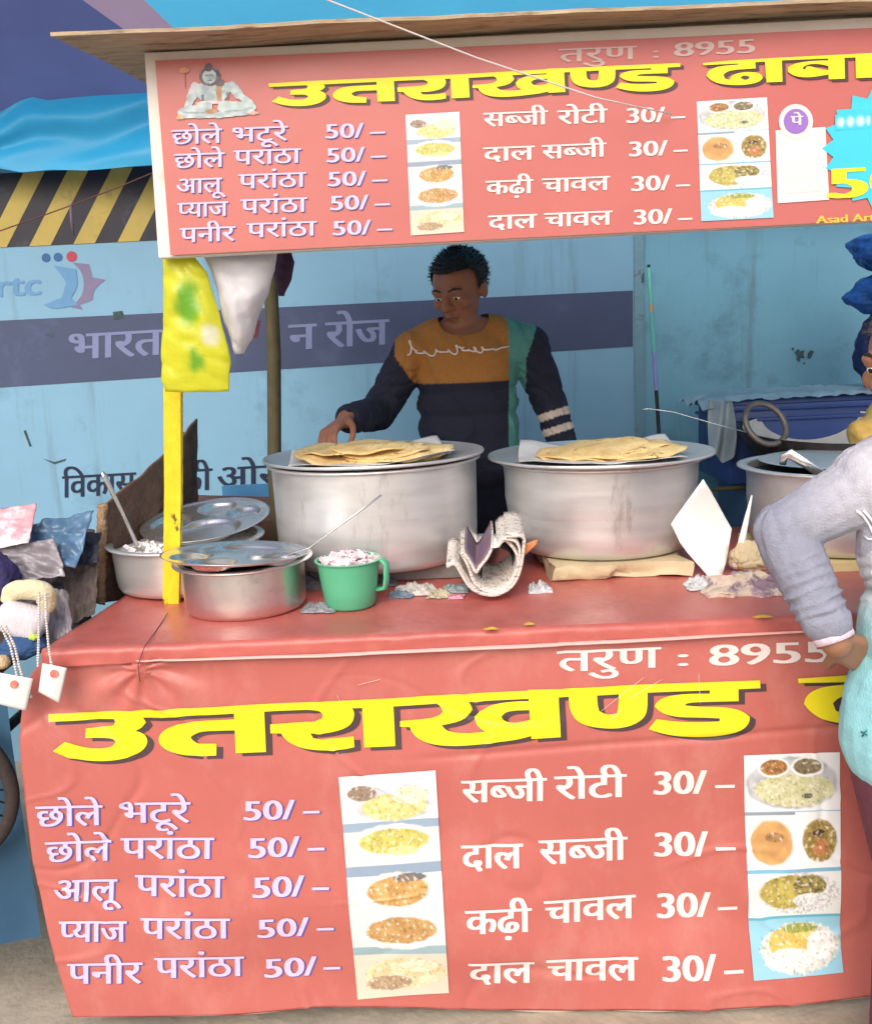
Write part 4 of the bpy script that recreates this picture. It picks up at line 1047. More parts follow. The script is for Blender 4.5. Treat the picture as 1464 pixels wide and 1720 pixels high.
# white paper plates standing by the right pot
def plate_sheet(poly, Y, bend=0.0):
    poly = chaikin(poly, 1, 30)
    bm = poly_bm([poly], lambda a, b, o: at(a, b, Y) + Vector((0, bend * math.sin((b - 800) / 180 * 3.1), 0)), 0, grid=14)
    return bm
single('paper_plate', plate_sheet([(1181, 805), (1202, 835), (1236, 893), (1226, 940), (1214, 968), (1203, 986), (1184, 962), (1150, 922), (1140, 900), (1132, 885), (1156, 848)], 0.34, 0.035), M_paper, 'white paper plate standing upright against the right large pot', 'plate', solid=0.0015)
pts_e = [at(1262, 832, 0.37), at(1254, 868, 0.365), at(1245, 910, 0.36), at(1234, 952, 0.355)]
single('paper_plate', tube(pts_e, [0.002, 0.006, 0.009, 0.010], 12), M_paper, 'white paper plate seen edge on beside the grey rag', 'plate')
# crumpled cloth
M_cl = mat('checked_rag', S(206, 190, 172), rough=0.9, var=0.12, scale=18, bump=0.4, bscale=70, stain=S(146, 122, 136), stain_scale=16, stain_lo=0.47, stain_hi=0.54)
def ragf(u, v):
    x0 = atz(1250, 990, zc); x, y = (u - .5) * .21, (v - .5) * .13
    e = 1 - max(abs(u - .5), abs(v - .5)) * 2
    z = 0.050 * e ** .5 * (0.45 + .35 * math.exp(-(mnoise.noise(Vector((u * 2.2 + v, v * 1.6, 8.2))) / .16) ** 2) + .25 * math.exp(-(mnoise.noise(Vector((u * 3.2 - 1.5 * v, v * 2.4, 3))) / .13) ** 2) + .12 * mnoise.noise(Vector((u * 7, v * 6, 1))))
    x += .03 * mnoise.noise(Vector((u * 4, v * 4, 1))); y += .03 * mnoise.noise(Vector((u * 4, v * 4, 5)))
    return Vector((x0.x + x, x0.y + y, zc + z))
single('rag', sheet(110, 80, ragf), M_cl, 'crumpled beige and mauve rag on the counter by the paper plates', 'rag')
single('tan_bundle', puff_lump(atz(1275, 972, zc) + Vector((0.0, 0.06, 0.04)), (.055, .05, .045), 12), M_tan, 'small tan paper bundle behind the crumpled rag', 'bundle')

# steel pot at the right with lid pushed back and a ladle
c_r = Vector((at(1402, 860, 0.56).x, 0.56, ZC + 0.03)); hr = at(1400, 780, 0.56).z - c_r.z
pot('steel_pot', 'shiny steel pot behind the person in the pale shirt', c_r, 0.235, 0.222, hr, M_alu, lip=0.024, inside=(0.9, M_dark), foot=0.02)
single('pot_lid', lathe([(0, 0.0), (0.1, 0.0), (0.17, 0.0), (0.20, 0), (0.206, 0.003), (0.2, 0.005), (0.17, 0.004), (0.1, 0.003), (0, 0.003)], c_r + Vector((0.02, 0.045, hr + 0.006))), M_alu, 'steel lid pushed back on the pot behind the person', 'lid', sharp=50)
single('stove_block', block(c_r + Vector((0, -0.03, -0.0135)), (.42, .40, .022), 21, .006), mat('pale_yellow_paper', S(226, 206, 150), rough=0.75, var=0.1, scale=8, bump=0.3), 'pale yellow paper covered block under the shiny steel pot', 'stove block', sharp=40)
l0 = c_r + Vector((-0.09, -0.15, hr * .95)); l1 = at(1326, 762, 0.44)
single('ladle', tube([l0, lerp(l0, l1, .6), l1, l1 + Vector((-.012, .01, -.008)), l1 + Vector((-.014, .012, -.03))], [0.0045, 0.0045, 0.005, 0.004, 0.003], 12, flat=2.7), M_steel, 'bent steel ladle handle hooked over the shiny steel pot', 'ladle')

# black iron wok with ring handles, on its own stove behind
KY = 1.04
kc = at(1414, 716, KY); kr = (at(1414, 716, KY) - at(1250, 724, KY)).length
wok = thing('iron_wok', 'black iron wok with a ring handle behind the steel pot', 'wok', kc + Vector((0, 0, -.17)))
Rk = Matrix.Rotation(math.radians(-1.0), 3, 'Y') @ Matrix.Rotation(math.radians(4.0), 3, 'X')
prof = [(0, -.165)] + [(kr * math.sin(a), -.165 * math.cos(a) ** 1.1 if a < 1.55 else 0) for a in [k * math.pi / 2 / 12 for k in range(1, 12)]] + [(kr, 0)]
inner = [(kr - 0.006, 0.001)] + [(max(0, q[0] - 0.006), q[1] + 0.006) for q in reversed(prof[:-1])]
part('bowl', lathe(prof + [(kr + .002, 0.003)] + inner[:1], kc, 72, Rk), M_iron, wok)
M_kin = mat('floury_metal', S(216, 212, 204), rough=0.55, var=0.15, scale=9, bump=0.15, metal=0.3, stain=S(110, 98, 84), stain_scale=9, stain_lo=0.55, stain_hi=0.72)
part('inside', lathe([(q[0] * .99, q[1] + .001) for q in inner], kc, 72, Rk), M_kin, wok)
hc = at(1285, 712, KY - .14)
ring = []
for k in range(25):
    a = 2 * math.pi * k / 24; ring.append(hc + Vector((0.062 * math.cos(a), 0.028 * math.sin(a) - 0.0, 0.060 * math.sin(a) - 0.012 * math.cos(a))))
part('ring_handle', tube(ring, 0.0095, 12, caps=False), mat('worn_iron', (0.16, 0.145, 0.135), rough=0.5, metal=0.6, var=0.25, scale=30), wok)
# stove under the wok
sv = thing('stove', 'dark stove stand carrying the black iron wok', 'stove', (kc.x, KY, 0))
part('stand', box((kc.x, KY + .05, 0.5 * (kc.z - .17)), (.34, .30, kc.z - .17)), M_dwood, sv, smooth=False)
part('burner', lathe([(0.14, -.03), (0.16, -.03), (0.16, .01), (0.14, .01), (0.14, -.03)], (kc.x, KY, kc.z - .155)), M_iron, sv)
# skimmer lying across to the left
k0, k1 = at(1260, 728, KY - .12), at(1078, 688, KY - .05)
single('skimmer', tube([k0, at(1200, 712, KY - .1), at(1130, 692, KY - .07), k1 + Vector((.02, 0, .002)), k1], [0.004, 0.003, 0.003, 0.0045, 0.006], 8, flat=.5), M_steel, 'thin long skimmer handle leaning from the iron wok towards the wall', 'skimmer')
# puffed bread on the wok
M_puff = mat('fried_bread', S(222, 182, 96), rough=0.55, var=0.14, scale=14, bump=0.4, bscale=40, stain=S(196, 142, 66), stain_scale=10, stain_lo=0.5, stain_hi=0.7)
def puff(c, r, seed):
    bm = bmesh.new(); bmesh.ops.create_icosphere(bm, subdivisions=4, radius=1)
    for v in bm.verts:
        n = 1 + .16 * mnoise.noise(v.co * 1.6 + Vector((seed, 0, 0))) + .05 * mnoise.noise(v.co * 5 + Vector((seed, 0, 0)))
        v.co = Vector((v.co.x * r[0] * n, v.co.y * r[1] * n, v.co.z * r[2] * n)) + c
    return bm
single('puffed_bread', puff(at(1466, 728, KY - .2), (.075, .07, .055), 1), M_puff, 'golden puffed fried bread heaped lower in the iron wok', 'bread')
single('puffed_bread', puff(at(1486, 704, KY - .14), (.06, .06, .06), 5), M_puff, 'golden puffed fried bread on top of the wok heap', 'bread')

# blue crate with plastic sheet
M_blue = mat('blue_plastic_crate', S(46, 72, 132), rough=0.45, var=0.08, scale=8, bump=0.08)
BY = 1.28
a0 = at(1226, 672, BY); zt = a0.z
crate = thing('blue_crate', 'dark blue plastic crate on a stand behind the iron wok', 'crate', (a0.x + .4, BY + .2, 0))
part('box', box((a0.x + .42, BY + .2, zt - .15), (.84, .38, .30), bevel=0.012), M_blue, crate, sharp=40)
part('rim', box((a0.x + .42, BY + .195, zt - .03), (.87, .41, .022), bevel=0.006), M_blue, crate, sharp=40)
part('rim', box((a0.x + .42, BY + .195, zt - .072), (.86, .40, .012), bevel=0.004), M_blue, crate, sharp=40)
part('stand', box((a0.x + .44, BY + .2, (zt - .30) / 2), (.74, .3, zt - .30)), mat('slate_blue_stand', S(66, 96, 128), rough=0.6, var=0.15, scale=6), crate, smooth=False)
M_plast = mat('dusty_plastic_sheet', S(150, 168, 178), rough=0.35, var=0.16, scale=12, bump=0.3, bscale=25)
def psf(u, v):
    px = lerp(1178, 1560, u); y = BY + lerp(-.03, .32, v)
    P = at(px, 664 - (px - 1178) * 0.04, BY); z = zt + .012 + .012 * abs(mnoise.noise(Vector((u * 14, v * 5, 2)))) + .006 * abs(mnoise.noise(Vector((u * 34, v * 16, 2))))
    if u < .12: z -= (0.12 - u) / .12 * .03 * (1 + mnoise.noise(Vector((v * 6, 0, 0))))
    if v < .12: z -= (0.12 - v) / .12 * (.012 + .014 * abs(mnoise.noise(Vector((u * 9, 1, 0)))))
    return Vector((P.x, y, z))
ps = thing('plastic_sheet', 'dusty translucent plastic sheet spread over the dark blue crate', 'plastic sheet', (a0.x + .3, BY, zt))
part('top_sheet', sheet(80, 20, psf), M_plast, ps)
def psd(u, v):
    px = lerp(1186, 1228, u) + 8 * v - 6 * v * v; py = lerp(672, 778 - 40 * abs(u - .6), v)
    P = at(px, py, BY - .02); P.y += .02 * math.sin(u * 9 + v * 3) - .015
    return P
part('hanging_flap', sheet(20, 24, psd), M_plast, ps)
single('shelf_bar', tube([at(1196, 822, 1.3), at(1262, 818, 1.3)], 0.008, 10), M_dpost, 'thin dark bar beside the steel pot', 'bar')

# teal and lavender pole leaning by the wall joint
pole = thing('coloured_pole', 'thin teal and lavender pole leaning on the wall joint', 'pole', (at(1107, 745, 1.5).x, 1.5, 0))
pts = {y: at(lerp(1089, 1107, (y - 450) / 295), y, lerp(1.62, 1.5, (y - 450) / 295)) for y in (450, 512, 524, 592, 656, 745)}
pend = pts[745] + (pts[745] - pts[656]).normalized() * ((pts[745].z) / ((pts[656] - pts[745]).normalized().z))
M_teal = mat('teal_plastic', S(106, 190, 178), rough=0.4); M_lvp = mat('lavender_plastic', S(140, 150, 206), rough=0.4); M_or = mat('tan_band', S(196, 160, 130), rough=0.5)
for nm, a, b, m_, r_ in (('upper_tube', pts[450], pts[512], M_teal, .0085), ('band', pts[512], pts[524], M_or, .009), ('middle_tube', pts[524], pts[592], M_teal, .0085), ('lower_tube', pts[592], pts[656], M_lvp, .008), ('dark_tube', pts[656], pend, M_iron, .007)):
    part(nm, tube([a, b], r_, 12), m_, pole, sharp=40)
part('cap', tube([pts[450] + Vector((0, 0, .012)), pts[450] + Vector((0, 0, -.002))], .006, 10), M_iron, pole, sharp=40)

# blue bags hanging at the upper right
M_bbag = mat('blue_nylon_bag', S(34, 84, 158), rough=0.35, var=0.12, scale=10, bump=0.2, bscale=30)
M_nbag = mat('navy_nylon_bag', S(32, 44, 96), rough=0.45, var=0.15, scale=10, bump=0.2, bscale=30)
def lump(c, r, seed, n1=.2):
    bm = bmesh.new(); bmesh.ops.create_icosphere(bm, subdivisions=5, radius=1)
    for v in bm.verts:
        q = v.co.copy()
        n = 1 + n1 * mnoise.noise(q * 1.5 + Vector((seed, 0, 0))) - .12 * abs(mnoise.noise(q * 3.5 + Vector((0, seed, 0)))) + 0.03 * mnoise.noise(q * 9)
        v.co = Vector((q.x * r[0] * n, q.y * r[1] * n, q.z * r[2] * n)) + c
    return bm
HY = 1.42
single('hanging_bag', lump(at(1500, 418, HY), (.16, .12, .075), 3), M_bbag, 'bright blue bag hanging highest at the right edge of the wall', 'bag')
single('hanging_bag', lump(at(1500, 494, HY), (.17, .12, .075), 9), M_bbag, 'bright blue bag hanging just below the highest blue bag', 'bag')
single('hanging_bag', lump(at(1510, 598, HY), (.155, .10, .20), 14), M_nbag, 'long navy bag hanging beside the grey haired head', 'bag')

# ------------------------------------------------------------------ bags hanging from the sign
M_ygreen = mat('yellow_green_packet', (1, 1, 1), rough=0.25, var=0.05, scale=8, bump=0.35, bscale=28, attr=True, transl=.3)
Ll = [(425, 272), (470, 274), (560, 273), (640, 270), (650, 276)]; Rl = [(425, 322), (455, 346), (520, 366), (560, 378), (600, 387), (655, 384)]
def packet(L, R, y0, y1, Y, depth, seed):
    bm = bmesh.new(); rings = []; nv, nn = 40, 28
    for j in range(nv + 1):
        v = j / nv; py = lerp(y0, y1, v); xl, xr = interp(L, py), interp(R, py); cx, hw = (xl + xr) / 2, (xr - xl) / 2
        ring = []
        for k in range(nn):
            a = 2 * math.pi * k / nn
            th = depth * (math.sin(math.pi * min(1, max(0.0, v * .92 + .04))) ** .6) * (1 + .35 * mnoise.noise(Vector((math.cos(a) * 2, v * 5, seed))))
            P = at(cx + hw * math.cos(a), py, Y); P.y += th * math.sin(a) * abs(math.sin(a)) ** .3
            P += mnoise.noise_vector(Vector((P.x * 22, P.z * 16, seed))) * .004; P.y += .006 * math.exp(-(mnoise.noise(Vector((P.x * 16 + P.z * 8, P.z * 11, seed + 3))) / .1) ** 2)
            ring.append(bm.verts.new(P))
        rings.append(ring)
    for A_, B_ in zip(rings[:-1], rings[1:]):
        for k in range(nn): bm.faces.new((A_[k], A_[(k + 1) % nn], B_[(k + 1) % nn], B_[k]))
    bm.faces.new(rings[0][::-1]); bm.faces.new(rings[-1])
    bmesh.ops.recalc_face_normals(bm, faces=bm.faces)
    return bm
pk = thing('snack_packet', 'yellow green plastic packet hanging in front of the yellow post', 'packet', at(330, 655, 0.17))
bagp = part('bag', packet(Ll, Rl, 418, 658, 0.17, .024, 2), M_ygreen, pk)
w0 = at(330, 540, .17)
def bagcol(q):
    a, b = proj(q) if False else ((q.x - w0.x) / .0013, (w0.z - q.z) / .0013)
    n_ = 10 * mnoise.noise(q * 30)
    g_ = max(1 - sm(.5, 1.2, inell(a, b, -8 + n_, -30, 22, 42)), 1 - sm(.5, 1.2, inell(a, b, -4 + n_, 64, 14, 24)))
    w_ = 1 - sm(.5, 1.2, inell(a, b, 24 + n_ * .5, 24, 14, 20))
    c = mixc(S(222, 222, 60), S(120, 184, 60), g_)
    return mixc(c, S(238, 238, 214), w_)
colour_mesh(bagp, bagcol)
M_wbag = mat('white_plastic_bag', S(222, 220, 224), rough=0.35, var=0.05, scale=9, bump=0.5, bscale=24, transl=.3)
single('white_bag', packet([(415, 336), (450, 352), (490, 366), (540, 376), (595, 394)], [(415, 468), (450, 462), (490, 452), (540, 432), (570, 424), (595, 410)], 412, 594, 0.2, .05, 7), M_wbag, 'white plastic bag hanging under the sign beside the yellow green packet', 'bag')
single('maroon_pouch', packet([(415, 462), (440, 458), (470, 462), (496, 468)], [(415, 486), (440, 494), (470, 490), (496, 478)], 415, 498, 0.42, .03, 4), mat('maroon_cloth', S(66, 40, 66), rough=0.8, var=0.2, scale=20), 'small dark maroon pouch hanging beside the white plastic bag', 'pouch')
single('maroon_pouch', packet([(540, 424), (566, 426)], [(540, 438), (566, 434)], 538, 568, 0.3, .012, 4), mat('rose_plastic', S(170, 96, 110), rough=0.5), 'tiny rose coloured pouch low beside the white plastic bag', 'pouch')

# string crossing the sign
rp = [at(430, -50, -0.12), at(550, 0, -0.10), at(800, 97, -0.05), at(1000, 164, 0.02), at(1128, 192, 0.10)]
single('white_string', tube(rp, 0.0016, 6), mat('white_cord', S(214, 206, 204), rough=0.7), 'thin white string slanting down across the sign', 'string')
# sack screen at the left end of the counter
M_sack = mat('brown_sacking', S(110, 88, 76), rough=0.95, var=0.25, scale=26, bump=0.9, bscale=110, stain=S(76, 60, 54), stain_scale=6, stain_lo=0.5, stain_hi=0.7)
M_tanrope = mat('tan_sack_edge', S(172, 142, 112), rough=0.95, var=0.2, scale=30, bump=0.9, bscale=120)
sk = thing('sack_screen', 'brown sacking screen with a frayed tan edge behind the left pots', 'sacking', (at(180, 1005, .46).x, .6, ZC))
near_t, near_b = at(176, 846, 0.46), at(172, 1012, 0.46); far_t, far_b = at(330, 702, 1.0), at(330, 985, 1.0)
def skf(u, v):
    P = lerp(lerp(near_t, far_t, u), lerp(near_b, far_b, u), v)
    P += Vector((0.02 * math.sin(u * 3.1) , 0, 0)) + mnoise.noise_vector(P * 14) * .006
    return P
part('sacking', sheet(50, 50, skf), M_sack, sk, solid=0.006)
ed = [lerp(near_t, near_b, k / 40) + Vector((-.004 + .004 * mnoise.noise(Vector((k * .3, 0, 0))), -.004, 0)) for k in range(41)]
part('frayed_edge', wobble(tube(ed, [0.0125 + .004 * mnoise.noise(Vector((k * .45, 5, 0))) for k in range(41)], 16), .004, 160), M_tanrope, sk)
# boards behind
M_rboard = mat('reddish_board', S(98, 74, 74), rough=0.85, var=0.25, scale=8, stretch=(1, 10, 10), bump=0.3)
b0 = at(330, 850, 1.12); b1 = at(520, 862, 1.12)
single('plank', box((b0 + b1) / 2, ((b1 - b0).length, .03, .085), Matrix.Rotation(math.radians(4), 3, 'Y')), M_rboard, 'reddish brown plank behind the left large pot', 'plank', smooth=False)
b0 = at(375, 832, 1.2); b1 = at(520, 818, 1.2)
single('blue_strip', box((b0 + b1) / 2, ((b1 - b0).length, .02, .05)), mat('mid_blue_paint', S(62, 124, 172), rough=0.5), 'mid blue strip above the reddish brown plank', 'strip', smooth=False)
b0 = at(340, 905, 1.0); b1 = at(520, 900, 1.0)
single('plank', box((b0 + b1) / 2, ((b1 - b0).length + .1, .04, .11)), M_dwood, 'dark plank below the reddish brown plank', 'plank', smooth=False)
# ------------------------------------------------------------------ people
M_skin = mat('brown_skin', S(150, 100, 78), rough=0.5, var=0.06, scale=14, bump=0.08, bscale=120)
M_skin2 = mat('tan_skin', S(150, 108, 84), rough=0.5, var=0.06, scale=14, bump=0.08, bscale=120)
M_hair = mat('black_hair', S(28, 24, 26), rough=0.55, var=0.3, scale=60, bump=0.6, bscale=150)
M_eyew = mat('eye_white', S(226, 220, 214), rough=0.25); M_iris = mat('dark_iris', S(30, 22, 18), rough=0.15)
M_cloth = mat('dyed_jersey', (1, 1, 1), rough=0.9, var=0.10, scale=60, attr=True, bump=0.35, bscale=240)

def frame_from(fwd, up=Vector((0, 0, 1))):
    f = fwd.normalized(); r = f.cross(up).normalized(); u = r.cross(f); return r, f, u     # right, forward, up
def head_prims(c, R, k, bm=None):
    """c centre of head, R = 3x3 with columns right, forward, up; k half height"""
    W = lambda x, y, z: c + R @ Vector((x * k, y * k, z * k))
    bm = ell_bm(W(0, -.05, .22), (.68 * k, .82 * k, .76 * k), R, bm, 28)
    bm = ell_bm(W(0, .18, -.25), (.55 * k, .58 * k, .68 * k), R, bm, 24)
    bm = ell_bm(W(0, .44, -.78), (.27 * k, .26 * k, .2 * k), R, bm)
    bm = cap_bm(W(0, .76, .10), .085 * k, W(0, .93, -.22), .125 * k, bm)           # nose
    for s in (-1, 1):
        bm = ell_bm(W(s * .12, .82, -.25), (.09 * k, .09 * k, .07 * k), R, bm)
        bm = ell_bm(W(s * .27, .70, .17), (.2 * k, .12 * k, .07 * k), R, bm)       # brow
        bm = ell_bm(W(s * .27, .665, .075), (.17 * k, .12 * k, .075 * k), R, bm)      # upper lid
        bm = ell_bm(W(s * .27, .655, -.075), (.16 * k, .10 * k, .05 * k), R, bm)     # lower lid
        bm = ell_bm(W(s * .36, .50, -.18), (.22 * k, .22 * k, .2 * k), R, bm)      # cheek
        bm = ell_bm(W(s * .70, -.05, -.05), (.07 * k, .17 * k, .25 * k), R @ Matrix.Rotation(s * .25, 3, 'Z'), bm)   # ear
    bm = ell_bm(W(0, .72, -.49), (.22 * k, .11 * k, .05 * k), R, bm)
    bm = ell_bm(W(0, .70, -.60), (.19 * k, .11 * k, .06 * k), R, bm)
    return bm
def eyes(t, c, R, k):
    W = lambda x, y, z: c + R @ Vector((x * k, y * k, z * k))
    for s in (-1, 1):
        e = part('eye', ell_bm(W(s * .27, .625, .0), (.13 * k,) * 3), M_eyew, t)
        part('iris', ell_bm(W(s * .27, .705, -.015), (.065 * k, .055 * k, .065 * k), R), M_iris, e)
    for s in (-1, 1): part('eyebrow', tube([W(s * .12, .80, .19), W(s * .28, .79, .25), W(s * .46, .66, .2)], [.03 * k, .04 * k, .02 * k], 8, flat=.6), M_hair, t)
    part('lips', tube([W(-.2, .74, -.55), W(-.08, .83, -.53), W(0, .82, -.545), W(.08, .83, -.53), W(.2, .74, -.55)], [.01 * k, .035 * k, .03 * k, .035 * k, .01 * k], 8), mat('brown_lips', S(130, 76, 68), rough=0.45), t)
def hair(t, c, R, k, m, front=0.62, seed=1, strands=900, ln=0.16):
    W = lambda x, y, z: c + R @ Vector((x * k, y * k, z * k))
    bm = ell_bm(Vector((0, -.10, .34)), (.76, .88, .74), None, None, 40)
    kill = [v for v in bm.verts if (v.co.y > .25 and v.co.z < front - 0.25 * max(0, .4 - v.co.y)) or v.co.z < (-.05 if v.co.y > -.25 else -.55)]
    bmesh.ops.delete(bm, geom=kill, context='VERTS')
    rnd = random.Random(seed)
    base = [v.co.copy() for v in bm.verts]
    for v in bm.verts:
        v.co *= 1 + .06 * mnoise.noise(v.co * 4 + Vector((seed, 0, 0)))
    for q in range(strands):
        p = rnd.choice(base); n = p.normalized()
        d = (n * .6 + Vector((rnd.uniform(-.6, .6), rnd.uniform(-.2, .8), rnd.uniform(-.5, .3)))).normalized()
        a = p * 1.0; b = p + d * ln * rnd.uniform(.5, 1.1); s_ = d.cross(n).normalized() * .014
        vs = [bm.verts.new(x) for x in (a - s_, a + s_, b)]
        bm.faces.new(vs)
    for v in bm.verts: v.co = W(*v.co)
    return part('hair', bm, m, t)
def hand(bm, wrist, fingers_dir, palm_n, thumb_side, L=0.18, curl=0.5, sp=0.5):
    """palm from the wrist, five fingers; palm_n points out of the palm; thumb_side +1/-1"""
    f = fingers_dir.normalized(); n = (palm_n - f * palm_n.dot(f)).normalized(); s = f.cross(n) * thumb_side
    k = L / .18
    P = lambda a, b, c: wrist + f * a * k + s * b * k + n * c * k
    for b in (-.028, -.010, .010, .028): bm = cap_bm(P(0.015, b * .6, 0), .015 * k, P(.085, b, .002), .0125 * k, bm, 12)
    for b, ln, r_ in ((-.031, .058, .0078), (-.0105, .072, .0088), (.0105, .078, .009), (.031, .068, .0088)):
        p = P(.088, b, .003); ang = 0.25 * curl; bb = b
        for q, seg in enumerate((.42, .33, .25)):
            ang += curl * (0.55 + .25 * q)
            d = f * math.cos(ang) + n * math.sin(ang) + s * (b * sp * 2)
            p2 = p + d.normalized() * ln * seg * k
            bm = cap_bm(p, r_ * (1 - .1 * q) * k, p2, r_ * (.9 - .1 * q) * k, bm, 10); p = p2
    p = P(.03, .032, .006)
    for q, (da, db, dn) in enumerate(((.03, .026, .018), (.026, .008, .016), (.02, -.002, .012))):
        p2 = p + (f * da + s * db + n * dn) * k
        bm = cap_bm(p, (.0115 - .0012 * q) * k, p2, (.0105 - .0012 * q) * k, bm, 10); p = p2
    return bm
def folds(bm, axis_pts, amp, freq, seed):
    """sleeve creases: rings across a limb"""
    for v in bm.verts:
        best = None; acc = 0
        for a, b in zip(axis_pts[:-1], axis_pts[1:]):
            d, t = seg_dist(v.co, a, b); L_ = (b - a).length
            if best is None or d < best[0]: best = (d, acc + t * L_, a + (b - a) * t)
            acc += L_
        if best[0] < .11:
            o = (v.co - best[2]); s_ = best[1]
            if o.length > 1e-4:
                th = math.atan2(o.y, o.x + o.z * .5)
                if freq > 200:      # gathered rings towards the cuff
                    wgt = sm(.02, .16, s_) ; ph_ = s_ * freq + 1.6 * mnoise.noise(Vector((s_ * 22, math.cos(th) * .9, math.sin(th) * .9))) + .8 * math.cos(th + 1)
                    mod = .55 + .9 * mnoise.noise(Vector((s_ * 30, math.cos(th) * 1.5, math.sin(th) * 1.5 + 4)))
                    v.co += o.normalized() * amp * (wgt * mod * (1 - 2 * abs(math.sin(ph_ * .5)) ** .7) + .5 * mnoise.noise(v.co * 20))
                    continue
                q_ = mnoise.noise(Vector((s_ * freq * .22 + .9 * math.sin(th + seed), math.cos(th) * 1.3, math.sin(th) * 1.3 + seed)))
                q2 = mnoise.noise(Vector((s_ * freq * .40 - .8 * math.cos(th), math.cos(th) * 1.8 + 7, math.sin(th) * 1.8 + seed)))
                v.co += o.normalized() * amp * (1.2 - 2.6 * math.exp(-(q_ / .13) ** 2) - 1.3 * math.exp(-(q2 / .12) ** 2) + mnoise.noise(v.co * 22))
    return bm

# ---- vendor behind the counter
VY = 1.10
def v(px, py, dy=0.0): return at(px, py, VY + dy)
vh = v(772, 486); k_v = 0.118
vend = thing('person', 'person in a navy, mustard and teal sweatshirt reaching over the flatbread', 'person', (v(785, 700).x, VY, 0.16))
Rv = Matrix.Rotation(math.radians(180 - 32), 3, 'Z') @ Matrix.Rotation(math.radians(-20), 3, 'X')
sR, eR, wR = v(694, 592), v(634, 694, -.03), v(582, 704, -.29)
sL, eL, wL = v(886, 582), v(921, 672, .02), v(952, 770, -.01)
hipz = 0.98
pel = Vector((v(790, 800).x, VY, hipz)); che = v(783, 618); bel = v(788, 725)
fz = 0.16
def vbody(g=0.0):
    bm = None
    bm = ell_bm(che, (.158 + g, .102 + g, .15 + g), None, bm, 28)
    bm = ell_bm(bel, (.152 + g, .10 + g, .17 + g), None, bm, 28)
    bm = ell_bm(pel, (.155 + g, .105 + g, .13 + g), None, bm, 28)
    for q in range(7): bm = ell_bm(lerp(che + Vector((0, 0, -.03)), pel, q / 6), (.156 + g, .102 + g, .09 + g), None, bm, 24)
    bm = cap_bm(sR, .058 + g, sL, .058 + g, bm)
    bm = chain([(v(779, 556), .05 + g), (v(735, 566), .05 + g), (sR, .056 + g)], bm); bm = chain([(v(779, 556), .05 + g), (v(830, 560), .05 + g), (sL, .056 + g)], bm)
    return bm
bm = vbody()
bm = head_prims(vh, Rv, k_v, bm)
bm = chain([(v(778, 585), .058), (v(776, 548), .055), (vh + Vector((0, 0, -.06)), .055)], bm)
bm = chain([(sR, .05), (eR, .042), (wR, .028)], bm); bm = chain([(sL, .05), (eL, .042), (wL, .028)], bm)
hd = (at(522, 742, .66) - wR)
bm = hand(bm, wR, hd, Vector((0.25, -.2, -1)), 1, .185, .6)
bm = hand(bm, wL, Vector((.05, -.1, -1)), Vector((-1, 0, 0)), 1, .17, .35)
for s in (-1, 1):
    hx = pel + Vector((s * .085, 0, -.04)); kn = Vector((pel.x + s * .10, VY - .02, .58)); an = Vector((pel.x + s * .10, VY + .02, fz + .07))
    bm = chain([(hx, .085), (kn, .058), (an, .04), ], bm); bm = chain([(an + Vector((0, .03, -.04)), .035), (an + Vector((0, -.13, -.045)), .028)], bm)
part('body', remesh(bm, .0052, 4), M_skin, vend)
eyes(vend, vh, Rv, k_v)
hair(vend, vh, Rv, k_v, M_hair, .55, 3, 1800, .14)
# trousers
bm = ell_bm(pel, (.172, .122, .14))
for s in (-1, 1):
    hx = pel + Vector((s * .085, 0, -.04)); kn = Vector((pel.x + s * .10, VY - .02, .58)); an = Vector((pel.x + s * .10, VY + .02, fz + .07))
    bm = chain([(hx, .1), (kn, .078), (an, .062)], bm)
part('trousers', remesh(bm, .008, 4), mat('dark_trousers', S(38, 38, 54), rough=0.9, var=0.15, scale=20, bump=.3), vend)
# sweatshirt
bm = vbody(.011)
bm = ell_bm(pel + Vector((0, 0, .02)), (.178, .128, .13), None, bm, 28)
wR2 = lerp(eR, wR, .9); wL2 = lerp(eL, wL, .97)
bm = chain([(sR, .066), (eR, .056), (wR2, .043)], bm); bm = chain([(sL, .066), (eL, .056), (wL2, .044)], bm)
bm = remesh(bm, .0052, 5)
bmesh.ops.delete(bm, geom=[q for q in bm.verts if q.co.z < hipz - .09], context='VERTS')
nb = v(778, 552)
bmesh.ops.delete(bm, geom=[q for q in bm.verts if (Vector((q.co.x, q.co.y * 1.0, q.co.z)) - (nb + Vector((0, -.03, .035)))).length < .078], context='VERTS')
folds(bm, [sR, eR, wR2], .0026, 70, 2); folds(bm, [sL, eL, wL2], .0026, 60, 5)
for q in bm.verts:
    q.co.y += .006 * mnoise.noise(Vector((q.co.x * 9, 0, q.co.z * 5))) + .004 * mnoise.noise(Vector((q.co.x * 20, 3, q.co.z * 12))) - .006 * math.exp(-(mnoise.noise(Vector((q.co.x * 7 + q.co.z * 4, 8, q.co.z * 7))) / .07) ** 2)
NAVY, MUST, TEAL, CREAM = S(36, 38, 56), S(166, 112, 56), S(84, 144, 136), S(206, 190, 180)
x_t = v(852, 640).x; x_l = v(664, 600).x; z_m = v(780, 640).z; x_t2 = v(852, 760).x
xarmL = lambda z: interp([(v(0, 760).z, v(884, 760).x), (v(0, 640).z, v(882, 640).x), (v(0, 600).z, v(896, 600).x), (v(0, 550).z, v(912, 550).x)], z)
